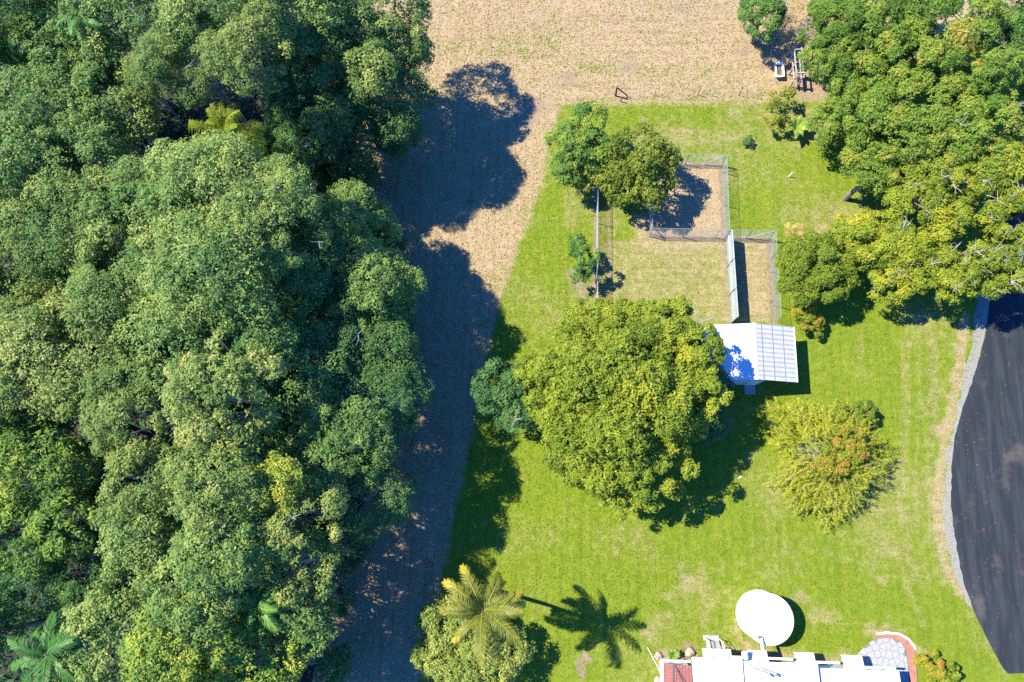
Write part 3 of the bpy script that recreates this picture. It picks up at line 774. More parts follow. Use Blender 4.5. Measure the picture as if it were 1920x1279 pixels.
# trees in the north-east corner
NG = 'trees of the north-east corner'
NE = [
 ('small dark green tree standing alone on the paddock edge', [(1425, 32, 44, 5), (1420, 10, 30, 5)], 'fresh', .3, {}),
 ('dense green mango tree nearest the bathtub', [(1558, 60, 60, 8), (1548, 118, 42, 7), (1585, 25, 54, 8.5)], 'mango', .3, {}),
 ('dark glossy tree on the top edge behind the mango trees', [(1640, 30, 66, 10), (1600, 100, 52, 8), (1680, 60, 55, 8)], 'mango', .36, {}),
 ('largest domed mango tree with orange tipped leaves', [(1770, 105, 112, 11), (1690, 120, 68, 9.5), (1840, 160, 60, 9.5)], 'mango', .55, {'tip': .2}),
 ('mango tree low at the lawn edge below the bathtub', [(1600, 172, 52, 7), (1580, 140, 38, 6), (1565, 235, 46, 5), (1640, 150, 45, 7)], 'mango', .5, {}),
 ('broad mango tree in the middle of the corner grove', [(1690, 225, 86, 9), (1625, 230, 56, 7.5), (1620, 285, 46, 6)], 'mango', .58, {}),
 ('orange flushed mango tree on the right edge', [(1830, 250, 82, 9.5), (1760, 270, 52, 8.5)], 'mango', .58, {'tip': .2, 'twigs': 3}),
 ('dark shaded tree in the top right corner', [(1900, 75, 62, 8), (1870, 20, 60, 8), (1950, 150, 60, 8), (1740, -10, 60, 8)], 'fresh', .2, {}),
 ('mango tree overhanging the lawn with a ragged shadow', [(1640, 322, 42, 6), (1690, 320, 48, 6.5), (1720, 300, 45, 6)], 'mango', .45, {}),
 ('yellow-green tree with bare grey twigs on the right edge', [(1880, 330, 72, 8.5), (1900, 400, 55, 8)], 'gold', 0.48, {'twigs': 16}),
 ('golden tree with bare grey twigs at the middle of the grove', [(1735, 375, 74, 7.5), (1790, 350, 50, 7.5)], 'gold', 0.48, {'twigs': 16}),
 ('golden tree spreading behind the round olive bush', [(1640, 450, 60, 6), (1600, 440, 40, 4.8), (1690, 470, 52, 6)], 'gold', 0.56, {'twigs': 5, 'tip': .2}),
 ('golden tree with orange tips overhanging the shaded lawn', [(1670, 525, 44, 5), (1720, 510, 42, 5.5)], 'gold', 0.58, {'twigs': 4, 'tip': .2}),
 ('twiggy golden tree overhanging the top of the driveway', [(1815, 470, 76, 7.5), (1790, 525, 46, 6), (1850, 510, 50, 6.5)], 'gold', 0.46, {'twigs': 18}),
 ('golden tree on the right edge above the driveway shadow', [(1905, 490, 56, 7)], 'gold', 0.45, {'twigs': 10}),
]
for lab, blobs, mat, tint, opt in NE:
    kw = dict(L=.21, W=.1, clump=.32, trunk=.2, bark='bark', lobes=20, lobe=(.2, .42), cov=2.0, leafvar=.08)
    kw.update(opt)
    tree('mango_tree' if mat == 'mango' else 'garden_tree', lab, blobs, mat, NG, tint=tint, **kw)
tree('bare_shrub', 'sparse brown leafless shrub between paddock tree and mango', [(1476, 45, 30, 3), (1480, 15, 26, 3), (1482, 75, 18, 2.2)], 'dry_bush', cat='shrub', tint=.4, trunk=.05, L=.2, W=.04, cov=.3, clump=.3, twigs=8, lobes=8)
tree('garden_shrub', 'loose olive shrub between the timber rails and the banana plant', [(1462, 185, 22, 2.8), (1450, 215, 22, 2.4), (1478, 175, 14, 2.2), (1470, 235, 13, 1.5)], 'dark', cat='shrub', tint=.68, tv=.15, trunk=.05, clump=.24, lobes=8, cov=1.1)
tree('garden_shrub', 'tiny grey-green shrub alone on the lawn above the pen', [(1402, 264, 10, 0.9)], 'teal', cat='shrub', tint=.5, trunk=.03, clump=.14, L=.13, W=.06, lobes=7, cov=1.2)

# ------------------------------------------------------------------ bottom edge trees
tree('light_tree', 'pale green small-leaved tree under the palm', [(880, 1200, 78, 4.6), (830, 1170, 50, 4), (900, 1255, 70, 4.4), (955, 1215, 42, 3.4), (815, 1225, 42, 3.5)], 'pale', tint=.5, trunk=.14, L=.17, W=.1, clump=.3, cov=1.5, twigs=4, tv=.14)

# ------------------------------------------------------------------ palms
def frond_mesh(name, mat, length, e0, e1, nleaf=34, ll=0.6, lw=0.05, sag=0.5, tint=.45, tipt=0.0, seed=0):
    r = np.random.default_rng(seed)
    n = 14
    pts = [np.array([0., 0, 0])]; tan = []
    for i in range(n):
        e = e0 + (e1 - e0) * (i / n) ** 1.2
        d = np.array([math.cos(e), 0.02 * math.sin(i + seed), math.sin(e)]); tan.append(d); pts.append(pts[-1] + d * length / n)
    pts = np.array(pts); tan = np.array(tan + [tan[-1]])
    V, T = [], []
    for i in range(n):                                    # rachis, a three sided bar
        w0 = 0.05 * (1 - i / n) + 0.008; w1 = 0.05 * (1 - (i + 1) / n) + 0.008
        a, b_ = pts[i], pts[i + 1]
        for (y0, z0), (y1, z1) in (((-1, 0), (0, 1)), ((0, 1), (1, 0)), ((1, 0), (-1, 0))):
            V.append([a + [0, y0 * w0, z0 * w0], b_ + [0, y0 * w1, z0 * w1], b_ + [0, y1 * w1, z1 * w1], a + [0, y1 * w0, z1 * w0]]); T.append(min(.99, tint + .28 + tipt * .7 * i / n))
    for k in range(nleaf):
        s_ = 0.12 + 0.88 * k / (nleaf - 1)
        f = s_ * n; i = min(int(f), n - 1); p = pts[i] + (pts[i + 1] - pts[i]) * (f - i); t = tan[i]
        l = ll * (0.35 + 0.65 * math.sin(math.pi * min(1, 0.15 + s_ * 0.85)) ** 0.6) * r.uniform(.85, 1.15)
        for side in (-1, 1):
            fw = 0.35 + 0.75 * s_
            d = t * fw + np.array([0, side, 0]) * (1 - 0.3 * s_) + np.array([0, 0, r.uniform(-.25, .15)])
            d /= np.linalg.norm(d)
            nn = np.cross(d, t * side); nn /= max(np.linalg.norm(nn), 1e-6)
            wv = np.cross(nn, d) * lw * .5
            m = p + d * l * .5; e = p + d * l + np.array([0, 0, -sag * l * r.uniform(.6, 1.2)])
            tt = np.clip(tint + r.normal(0, .1) + tipt * s_ ** 3, 0.01, .99)
            V.append([p - wv * .6, p + wv * .6, m + wv, m - wv]); T.append(tt)
            V.append([m - wv, m + wv, e + wv * .15, e - wv * .15]); T.append(tt)
    return quads_mesh(name, np.array(V), np.array(T), M[mat])

def palm(label, px, py, z, foot, mat, fronds, length, trunk=0.13, tint=.45, tipt=0.3, el=(1.0, -.2), ll=.6, lw=.055, group=None, sag=.5, nleaf=34, name='palm_tree'):
    top = P(px, py, z)
    foot = P(*foot) if foot else Vector((top.x, top.y, 0))
    root = empty(name, foot, label, 'palm', group)
    b = MB()
    mid = foot.lerp(top, .5) + Vector((.12, .1, 0))
    b.tube([foot, foot.lerp(mid, .15), mid, top], [trunk * 1.5, trunk, trunk * .9, trunk * .75], 9)
    b.build('trunk', M['grey_bark'], root)
    hb = MB().tube([top - Vector((0, 0, .5)), top, top + Vector((0, 0, .35))], [trunk * .8, trunk * 1.1, trunk * .3], 8)
    hb.build('crownshaft', M[mat] if mat in ('x',) else M['bark'], root)
    kinds = []
    for k in range(4):
        e0 = el[0] - (el[0] - el[1]) * (k / 3)
        kinds.append(frond_mesh('frond', mat, length * (1, 1.05, 1, .9)[k], e0, e0 - 1.25 - .1 * k, nleaf, ll, lw, sag, tint, tipt * (.5, 1.2, .9, .1)[k], k + abs(int(px))))
    for i in range(fronds):
        k = i * 4 // fronds
        o = bpy.data.objects.new('frond', kinds[k]); COL.objects.link(o); o.parent = root
        o.location = top - foot + Vector((0, 0, .1 - .08 * k))
        s_ = random.uniform(.78, 1.1)
        o.scale = (s_, s_, s_); o.rotation_euler = (random.uniform(-.4, .4), random.uniform(-.22, .22), i * 2.39996 + random.uniform(-.35, .35))
    return root

palm('tall palm with yellow frond tips leaning over the pale green tree', 905, 1143, 10.4, (929, 1106), 'palm', 22, 3.1, .16, .42, .6, (1.05, -.15), .72, .085, nleaf=26, sag=.35)
palm('bright yellow-green palm rising through the forest by the dark gap', 425, 258, 12.5, None, 'palm_yellow', 44, 2.5, .15, .36, .35, (1.35, -.8), .8, .05, sag=1.0, nleaf=22)
palm('dark green palm in the bottom corner of the forest', 92, 1226, 12.5, None, 'palm_green', 15, 2.9, .15, .22, .25, (.9, 0), .8, .06, nleaf=44)
palm('small dark palm half hidden in the lower forest canopy', 483, 1135, 11.5, None, 'palm_green', 12, 1.9, .1, .6, .3, (.8, 0), .5, .05)
palm('feathery palm crown among the upper forest trees', 152, 34, 14.5, None, 'palm_green', 12, 1.8, .1, .35, .3, (.8, 0), .5, .05)
palm('slender leaning palm whose thin trunk crosses the forest corner', -70, 50, 15, (98, 205), 'palm_green', 12, 2.4, .1, .5, .3)
palm('second slender palm with a thin dark trunk in the forest corner', -95, 75, 14, (75, 190), 'palm_green', 12, 2.4, .1, .5, .3)

# banana plant and house plant: broad single leaves
def broadleaf(name, label, px, py, n, size, hgt, mat, cat='plant'):
    foot = P(px, py)
    root = empty(name, foot, label, cat)
    MB().tube([foot, foot + Vector((0, 0, hgt * .6))], [.07, .05], 7).build('stem', M['palm_green'] if False else M['bark'], root)
    for i in range(n):
        a = i * 2.4 + .3; s_ = size * random.uniform(.75, 1.1)
        V = []; T = []
        d = np.array([math.cos(a), math.sin(a), 0]); sd = np.array([-math.sin(a), math.cos(a), 0])
        prev = None
        for k in range(7):
            t = k / 6
            c = np.array([0, 0, hgt * .6]) + d * s_ * t + np.array([0, 0, hgt * .45 * math.sin(t * 2.4)])
            w = s_ * .2 * math.sin(math.pi * min(1, .08 + t * .92)) + .01
            cur = (c - sd * w + [0, 0, -w * .3], c, c + sd * w + [0, 0, -w * .3])
            if prev: 
                V += [[prev[0], prev[1], cur[1], cur[0]], [prev[1], prev[2], cur[2], cur[1]]]; T += [random.uniform(.4, .9)] * 2
            prev = cur
        o = bpy.data.objects.new('leaf', quads_mesh('leaf', np.array(V), np.array(T), M[mat])); COL.objects.link(o); o.parent = root
broadleaf('banana_plant', 'small banana plant with broad bright leaves beside the loose shrub', 1486, 250, 8, 1.25, 1.3, 'fresh')
broadleaf('garden_plant', 'small broad-leaved plant against the red tiled roof', 1261, 1224, 9, .6, .7, 'fresh')

# ------------------------------------------------------------------ feathery bush with flowering shrub
def feather_bush():
    c = P(1534, 858); R = 134 * mpp(1540, 862, 1.5)
    root = empty('feathery_bush', c, 'wide feathery golden green bush below the shed', 'bush')
    Vp, Nn, Ax, T = [], [], [], []
    tw = MB()
    for i in range(1500):
        a = random.uniform(0, 6.283); rr = R * math.sqrt(random.uniform(.005, .8))
        rad_ = R * (0.84 + .14 * math.sin(a * 3 + 1) + .1 * math.sin(a * 5 + 2) + .08 * math.sin(a * 11))
        rr = rr * rad_ / R
        p = np.array([math.cos(a) * rr, math.sin(a) * rr, 3.0 * (1 - (rr / R) ** 2) * random.uniform(.55, 1.05) + .25])
        d = np.array([math.cos(a), math.sin(a), random.uniform(.1, .9) * (1 - .5 * rr / R)]) + np.random.default_rng(i).normal(scale=.6, size=3)
        d /= np.linalg.norm(d); ln = random.uniform(.5, 1.25)
        t0 = random.gauss(.42, .12) + .35 * (vnoise(p[0], p[1], 1.1, 31) - .5) - .16 * p[0] / R
        # an empty, bare patch in the middle
        cx_, cy_ = p[0] + .8, p[1] - .3
        barep = (cx_ ** 2 / 3.0 + cy_ ** 2 / .5) < 1
        pts = []
        q = p.copy()
        for k in range(6):
            pts.append(Vector(q) + c); q = q + d * ln / 6; d = d + np.array([0, 0, -.10]); d /= np.linalg.norm(d)
        if i % 2 == 0 or barep: tw.tube(pts, [.016, .013, .011, .009, .007, .004], 3, False)
        if barep and random.random() < .75: continue
        for k in range(40):
            f = random.random(); j = min(int(f * 5), 4)
            b0 = np.array(pts[j].lerp(pts[j + 1], f * 5 - j)) - np.array(c)
            dd = np.array(pts[j + 1] - pts[j]); dd /= np.linalg.norm(dd)
            sd = np.random.default_rng(i * 31 + k).normal(size=3)
            Ax.append(dd * .6 + sd * .8); Nn.append(np.array([0, 0, .8]) + sd * .5); Vp.append(b0 + sd * .055); T.append(t0 + random.gauss(0, .12) + .15 * f)
    Vp = np.array(Vp); Nn = unit(np.array(Nn)); Ax = np.array(Ax)
    Vp[:, 2] = np.maximum(Vp[:, 2], .03)
    V = leaf_quads(Vp, Nn, RNG.uniform(.08, .2, len(Vp)), RNG.uniform(.022, .045, len(Vp)), Ax)
    o = bpy.data.objects.new('foliage', quads_mesh('foliage', V, np.clip(np.array(T), .01, .99), M['feather'])); COL.objects.link(o); o.parent = root
    tw.build('bare_twigs', M['grey_bark'], root)['kind'] = 'stuff'
    st = MB()
    for i in range(9):
        a = i * .7; e = Vector((math.cos(a) * R * .45, math.sin(a) * R * .45, 1.8))
        st.tube([c, c + e * .5 + Vector((0, 0, .3)), c + e], [.09, .06, .02], 6)
    st.build('stem', M['grey_bark'], root)
feather_bush()
tree('flowering_shrub', 'pink and yellow flowering shrub growing inside the feathery bush', [(1562, 868, 36, 4.1), (1592, 830, 30, 4.0), (1540, 876, 24, 3.9), (1578, 850, 30, 4.0), (1605, 850, 18, 3.8)], 'flower', cat='shrub', tint=.42, tv=.08, leafvar=.2, trunk=.06, clump=.18, L=.14, W=.1, lobes=10, cov=1.7, low=0.0)
tree('garden_shrub', 'small dark shrub at the upper edge of the feathery bush', [(1622, 772, 20, 2.2), (1596, 772, 16, 1.8)], 'dark', cat='shrub', tint=.4, trunk=.05, clump=.22, lobes=8)
tree('croton_bush', 'yellow and orange croton bush at the patio corner', [(1742, 1240, 22, 1.5), (1755, 1262, 20, 1.3)], 'flower', cat='bush', tint=.5, tv=.08, trunk=.05, clump=.16, L=.17, W=.09, lobes=8)
tree('croton_bush', 'rounded green bush beside the yellow croton', [(1772, 1262, 24, 1.6), (1765, 1285, 24, 1.6)], 'gold', cat='bush', tint=.5, tv=.2, trunk=.05, clump=.18, L=.15, W=.09, lobes=9)

# ------------------------------------------------------------------ shed
zr, zl, ze = 3.45, 2.65, 2.45
rn, rs_ = P(1412, 602, zr), P(1420, 708, zr)
yN, yS = (rn.y + P(1487, 617, ze).y) / 2, (rs_.y + P(1494, 720, ze).y) / 2
xR = (rn.x + rs_.x) / 2
xE = (P(1487, 617, ze).x + P(1494, 720, ze).x) / 2
xW = P(1320, 607, zl).x
shed = empty('shed', ((xW + xE) / 2, (yN + yS) / 2, 0), 'white metal gable-roofed shed beside the large shade tree', 'shed')
wallE = xR + (xE - xR) * 0.30
b = MB(); w0, w1, n0, n1 = xW + .15, wallE, yN - .15, yS + .15
def zroof(x): return zl + (zr - zl) * (x - xW) / (xR - xW) if x < xR else zr + (ze - zr) * (x - xR) / (xE - xR)
for (a, c_) in (((w0, n0), (w0, n1)), ((w1, n0), (w1, n1))):
    z = zroof(a[0]) - .06
    b.box((a[0] - .04, n1, 0), (a[0] + .04, n0, z))
for y in (n0, n1):
    b.add([(w0 + .05, y - .03, 0), (w1 - .05, y - .03, 0), (w1 - .05, y - .03, zroof(w1) - .08), (xR, y - .03, zr - .08), (w0 + .05, y - .03, zroof(w0) - .08),
           (w0 + .05, y + .03, 0), (w1 - .05, y + .03, 0), (w1 - .05, y + .03, zroof(w1) - .08), (xR, y + .03, zr - .08), (w0 + .05, y + .03, zroof(w0) - .08)],
          [(0, 1, 2, 3, 4), (9, 8, 7, 6, 5), (0, 5, 6, 1), (1, 6, 7, 2), (2, 7, 8, 3), (3, 8, 9, 4), (4, 9, 5, 0)])
b.build('wall', M['steel_shade'], shed)
def rib_sheet(name, m, e_lo, e_hi, ridge_lo, ridge_hi, pitch, rib_h, rib_w, parent):
    """pan-and-rib sheet: ribs run from eave to ridge"""
    e_lo, e_hi, ridge_lo, ridge_hi = map(Vector, (e_lo, e_hi, ridge_lo, ridge_hi))
    Lh = (e_hi - e_lo).length; n = max(1, round(Lh / pitch))
    nrm = (e_hi - e_lo).cross(ridge_lo - e_lo).normalized()
    if nrm.z < 0: nrm = -nrm
    prof = []
    for i in range(n):
        s0 = i / n; dw = rib_w / Lh
        prof += [(s0, 0), (s0 + 1 / n - dw * 2, 0), (s0 + 1 / n - dw * 1.5, rib_h), (s0 + 1 / n - dw * .5, rib_h)]
    prof.append((1, 0))
    lo = [e_lo.lerp(e_hi, s_) + nrm * h for s_, h in prof]; hi = [ridge_lo.lerp(ridge_hi, s_) + nrm * h for s_, h in prof]
    k = len(prof)
    b = MB().add(lo + hi + [p - nrm * (.012 + prof[i][1]) for i, p in enumerate(lo)] + [p - nrm * (.012 + prof[i][1]) for i, p in enumerate(hi)],
                 [(i, i + 1, k + i + 1, k + i) for i in range(k - 1)] + [(2 * k + i + 1, 2 * k + i, 3 * k + i, 3 * k + i + 1) for i in range(k - 1)]
                 + [(i + 1, i, 2 * k + i, 2 * k + i + 1) for i in range(k - 1)] + [(0, k, 3 * k, 2 * k), (2 * k - 1, k - 1, 3 * k - 1, 4 * k - 1)])
    return b.build(name, m, parent)
rib_sheet('roof_slope', M['white_roof'], (xW, yS, zl), (xW, yN, zl), (xR, yS, zr), (xR, yN, zr), .36, .03, .03, shed)
es = rib_sheet('roof_slope', M['grey_roof'], (xE, yS, ze), (xE, yN, ze), (xR, yS, zr), (xR, yN, zr), .36, .045, .035, shed)
MB().hexa([(xR - .16, yS - .02, zr - .02), (xR + .16, yS - .02, zr - .02), (xR + .16, yN + .02, zr - .02), (xR - .16, yN + .02, zr - .02)],
          [(xR - .05, yS - .02, zr + .06), (xR + .05, yS - .02, zr + .06), (xR + .05, yN + .02, zr + .06), (xR - .05, yN + .02, zr + .06)]).build('ridge_cap', M['white_paint'], shed)
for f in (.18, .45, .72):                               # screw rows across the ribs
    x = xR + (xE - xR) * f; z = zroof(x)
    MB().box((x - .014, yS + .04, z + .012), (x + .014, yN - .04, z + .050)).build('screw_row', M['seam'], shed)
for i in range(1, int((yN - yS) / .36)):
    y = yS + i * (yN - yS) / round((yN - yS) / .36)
    MB().beam((xR + .18, y, zroof(xR + .18) + .03), (xE - .01, y, ze + .03), .02, .05).build('lap_shade_strip', M['seam'], shed)  # dark strips standing in for the shadow line along each sheet lap
MB().box((xE + .01, yS, ze - .12), (xE + .11, yN, ze + .01)).build('gutter', M['wall'], shed)
for y in (yN - .25, (yN + yS) / 2, yS + .25):
    MB().box((xE - .16, y - .04, 0), (xE - .08, y + .04, zroof(xE - .12) - .03)).build('post', M['galv'], shed)
st0, st1 = P(1395, 723), P(1416, 740)
MB().box((st0.x, st1.y, .012), (st1.x, yS + .1, .12)).build('doorstep', M['concrete'], shed)
MB().box((st0.x - .02, n1 - .06, .12), (st1.x - .05, n1 - .035, 2.05)).build('door', M['wall'], shed)

# sheet metal fence between the shed and the pen
fa, fb_ = P(1361, 447), P(1371.5, 606); fh = 1.95
sf = empty('sheet_metal_fence', fa, 'solid pale sheet metal fence running from the pen to the shed', 'fence')
seg = [0, .34, .675, 1.0]
for i in range(3):
    a, c_ = fa.lerp(fb_, seg[i] + .004), fa.lerp(fb_, seg[i + 1] - .004)
    n = 22; vs = []; fs = []
    for k in range(n + 1):
        q = a.lerp(c_, k / n); off = .018 * (1 if k % 2 else -1)
        vs += [(q.x + off, q.y, .05), (q.x + off, q.y, fh), (q.x + off + .008, q.y, .05), (q.x + off + .008, q.y, fh)]
    for k in range(n):
        j = 4 * k
        fs += [(j, j + 1, j + 5, j + 4), (j + 2, j + 6, j + 7, j + 3), (j + 1, j + 3, j + 7, j + 5)]
    MB().add(vs, fs).build('panel', M['zinc'], sf)
    MB().beam(a + Vector((-.06, 0, 1.0)), c_ + Vector((-.06, 0, 1.0)), .05, .06).build('rail', M['zinc'], sf)
    MB().beam(a + Vector((0, 0, fh + .015)), c_ + Vector((0, 0, fh + .015)), .09, .05).build('capping', M['zinc'], sf)
for s_ in seg:
    q = fa.lerp(fb_, s_)
    MB().box((q.x - .11, q.y - .035, 0), (q.x - .04, q.y + .035, fh + .02)).build('post', M['galv'], sf)

# ------------------------------------------------------------------ chain link fences
def chain_fence(label, pts, posts, h=1.85, braces=(), skip_first=False, gauge=.0017):
    """pts: base line in pixels; posts: fractions along the whole line; braces: (from, to) fractions"""
    Pw = [P(*p) for p in pts]
    L = [0]
    for a, c_ in zip(Pw[:-1], Pw[1:]): L.append(L[-1] + (c_ - a).length)
    def at(f):
        s_ = f * L[-1]
        for i in range(len(Pw) - 1):
            if s_ <= L[i + 1] + 1e-6: return Pw[i].lerp(Pw[i + 1], (s_ - L[i]) / (L[i + 1] - L[i]))
        return Pw[-1].copy()
    root = empty('chain_link_fence', Pw[0], label, 'fence', 'chain link fences of the pens')
    for f in posts:
        q = at(f)
        MB().tube([q, q + Vector((0, 0, h + .04))], .03, 8).build('post', M['galv'], root)
    for a, c_ in zip(Pw[:-1], Pw[1:]):
        MB().tube([a + Vector((0, 0, h)), c_ + Vector((0, 0, h))], .013, 6).build('top_rail', M['galv'], root)
    for f0, f1 in braces:
        MB().tube([at(f0) + Vector((0, 0, h - .1)), at(f1) + Vector((0, 0, .05))], .026, 6).build('brace', M['galv'], root)
    m = MB(); step = .085
    for a, c_ in zip(Pw[:-1], Pw[1:]):
        ln = (c_ - a).length; d = (c_ - a) / ln; hh = h - .06
        nrm = Vector((-d.y, d.x, 0)) * gauge
        k = -hh
        while k < ln:
            for sg in (1, -1):
                s0, s1 = k, k + hh
                u0, u1 = max(0, s0), min(ln, s1)
                if u1 - u0 < .01: continue
                z0 = .04 + (u0 - k); z1 = .04 + (u1 - k)
                if sg < 0: z0, z1 = h - .02 - (u0 - k), h - .02 - (u1 - k)
                p, q = a + d * u0 + Vector((0, 0, z0)), a + d * u1 + Vector((0, 0, z1))
                e = (q - p).normalized(); w = e.cross(nrm).normalized() * gauge
                m.add([p - w + nrm, p + w + nrm, p - nrm, q - w + nrm, q + w + nrm, q - nrm], [(0, 1, 4, 3), (1, 2, 5, 4), (2, 0, 3, 5)])
            k += step
    o = m.build('wire_mesh', M['wire'], root); o['kind'] = 'stuff'
    return root
chain_fence('wire fence on the north side of the dog pen', [(1216, 307), (1352.4, 309.5)], (0, .5, 1), braces=((1, .76),))
chain_fence('wire fence on the east side of the dog pen', [(1352.6, 311), (1357.5, 445)], (.1, .56), braces=((.0, .1),))
chain_fence('wire fence on the south side of the dog pen', [(1217, 443.5), (1358.5, 446)], (0, .44, .87), braces=((0, .19),))
chain_fence('wire fence on the west side of the dog pen', [(1216, 312), (1217, 442)], (.45, .97), braces=((1, .78),))
chain_fence('short wire fence across the top of the narrow run', [(1363, 446.2), (1441, 448)], (.46, 1), braces=((1, .5),))
chain_fence('wire fence on the outer side of the narrow run', [(1441.2, 449.5), (1451, 604)], (.4, .8), braces=((0, .25),))
chain_fence('long wire fence on its own beside the small dark tree', [(1118.5, 350), (1117.5, 577)], (.02, .31, .575, .855), gauge=.0028)
chain_fence('short wire fence between the shade tree and the shed', [(1262, 612), (1327, 607)], (0, 1), braces=((1, .4),))

# ------------------------------------------------------------------ paddock furniture
def post_thing(name, label, px, py, h, r, m, group=None):
    q = P(px, py); o = MB()
    o.tube([q, q + Vector((0, 0, h * .96)), q + Vector((0, 0, h))], [r, r, r * .6], 6)
    root = o.build(name, M[m]); tag(root, label, 'post', group); return root
sp = empty('strainer_post', P(1154, 180), 'dark timber strainer post with a diagonal stay at the paddock edge', 'post')
MB().tube([P(1154, 180), P(1154, 180) + Vector((0, 0, 1.35))], .085, 8).build('post', M['dark_timber'], sp)
MB().beam(P(1154, 180) + Vector((0.05, 0, 1.22)), P(1177, 181) + Vector((0, 0, .08)), .09, .09).build('stay', M['dark_timber'], sp)
MB().box(tuple(P(1175, 183) + Vector((0, 0, 0))), tuple(P(1180, 179) + Vector((0, 0, .12)))).build('stay_block', M['timber'], sp)
post_thing('low_post', 'low dark post on a bare patch just below the strainer post', 1164, 191, .75, .05, 'dark_timber')
for px, lab in ((1227, 'thin steel picket second in line after the strainer post'), (1308.5, 'thin steel picket midway along the paddock edge'), (1385, 'thin steel picket nearest the timber rails')):
    post_thing('fence_picket', lab, px, 179, 1.25, .026, 'dark_timber', 'pickets along the paddock edge')
def wirefence():
    root = empty('wire_strand_fence', P(1154, 180), 'thin wire strands strung between the paddock pickets', 'fence')
    for z in (.4, .75, 1.1):
        MB().tube([P(1155, 180) + Vector((0, .1, z)), P(1227, 179.3) + Vector((0, .05, z)), P(1308, 179.3) + Vector((0, .05, z)), P(1385, 179.3) + Vector((0, .05, z)), P(1470, 170) + Vector((0, .05, z))], .003, 3).build('wire', M['wire'], root)
wirefence()
# bathtub
tc = P(1458, 137); tub = empty('bathtub', tc, 'old white bathtub holding brown water on the paddock', 'bathtub')
def oval(hx, hy, r, z, n=6):
    out = []
    for sx, sy, a0 in ((1, 1, 0), (-1, 1, 90), (-1, -1, 180), (1, -1, 270)):
        for k in range(n + 1):
            a = rad(a0 + 90 * k / n); out.append((tc.x + sx * (hx - r) + r * math.cos(a), tc.y + sy * (hy - r) + r * math.sin(a), z))
    return out
rings = [oval(.27, .52, .12, .02), oval(.36, .70, .10, .50), oval(.38, .73, .06, .53), oval(.38, .73, .06, .56), oval(.27, .60, .16, .56), oval(.25, .57, .16, .50), oval(.2, .47, .15, .14)]
b = MB(); k = len(rings[0])
b.add([v for r in rings for v in r], [(i * k + j, i * k + (j + 1) % k, (i + 1) * k + (j + 1) % k, (i + 1) * k + j) for i in range(len(rings) - 1) for j in range(k)] + [tuple(range(k - 1, -1, -1)), tuple(range((len(rings) - 1) * k, len(rings) * k))])
b.build('basin', M['white_paint'], tub)
w = oval(.238, .545, .16, .42); MB().add(w, [tuple(range(k))]).build('water', M['tub_water'], tub)
lf = MB()
for dx, dy in ((.05, -.25), (.08, -.32), (-.05, .1), (.02, .3)):
    lf.add([(tc.x + dx - .04, tc.y + dy, .425), (tc.x + dx, tc.y + dy - .03, .425), (tc.x + dx + .04, tc.y + dy, .428), (tc.x + dx, tc.y + dy + .03, .427)], [(0, 1, 2, 3)])
o = lf.build('floating_leaves', M['stone'], tub); o['kind'] = 'stuff'
# timber rails beside the tub
r0, r1 = P(1477, 118), P(1481, 163)
tr = empty('timber_rails', r0, 'weathered grey timber cattle rails standing beside the bathtub', 'rails')
for off in (0, .62):
    for z in (1.05, 1.65):
        MB().beam(r0 + Vector((off, .35, z)), r1 + Vector((off, -.2, z)), .07, .15).build('rail', M['timber'], tr)
    for s_ in (0, .5, 1):
        q = r0.lerp(r1, s_) + Vector((off, 0, 0))
        MB().box((q.x - .06, q.y - .06, 0), (q.x + .06, q.y + .06, 1.8)).build('post', M['timber'], tr)
for s_ in (0.02, .98):
    q = r0.lerp(r1, s_)
    MB().beam(q + Vector((-.1, .12, 1.78)), q + Vector((.75, .12, 1.78)), .08, .1).build('crosspiece', M['timber'], tr)
MB().beam(r0 + Vector((-.65, -.1, .9)), r0 + Vector((.1, .4, 1.75)), .05, .42).build('headboard', M['timber'], tr)
# small things lying or standing on the lawn
q = P(1478.5, 332); o = MB().tube([q, q + Vector((.06, .06, .75))], [.045, .04], 8).build('white_pipe', M['white_paint']); tag(o, 'short white pipe standing in the lawn right of the pen', 'pipe')
q = P(1550, 406); o = MB().tube([q + Vector((0, 0, .04)), q + Vector((.25, .12, .07)), q + Vector((.55, .16, .04))], [.02, .018, .01], 5).build('fallen_stick', M['grey_bark']); tag(o, 'small pale stick lying on the lawn', 'stick')
q = P(1387, 895); o = MB().beam(q + Vector((-.12, -.05, .04)), q + Vector((.12, .05, .05)), .09, .05).build('white_scrap', M['white_paint']); tag(o, 'small white scrap lying in the shade of the large tree', 'scrap')

# ------------------------------------------------------------------ water tank
tz = 2.1
g0 = P(1441, 1161, tz); TR = 46 * mpp(1443, 1163, tz)
tank = empty('water_tank', (g0.x, g0.y, 0), 'round white rainwater tank beside the house', 'tank')
N = 64; b = MB(); prof = [(TR * .985, 0), (TR, .05)]
for i in range(14):
    z = .1 + i * (tz - .25) / 13; prof += [(TR - .012, z), (TR, z + .08)]
prof += [(TR * 1.012, tz - .06), (TR * 1.012, tz)]
k = len(prof)
b.add([(g0.x + r * math.cos(2 * math.pi * j / N), g0.y + r * math.sin(2 * math.pi * j / N), z) for r, z in prof for j in range(N)],
      [(i * N + j, i * N + (j + 1) % N, (i + 1) * N + (j + 1) % N, (i + 1) * N + j) for i in range(k - 1) for j in range(N)])
b.build('wall', M['white_paint'], tank)
b = MB(); b.add([(g0.x + TR * 1.012 * math.cos(2 * math.pi * j / N), g0.y + TR * 1.012 * math.sin(2 * math.pi * j / N), tz + .004) for j in range(N)] + [(g0.x, g0.y, tz + .12)], [(j, (j + 1) % N, N) for j in range(N)])
b.build('lid', M['tank_white'], tank)
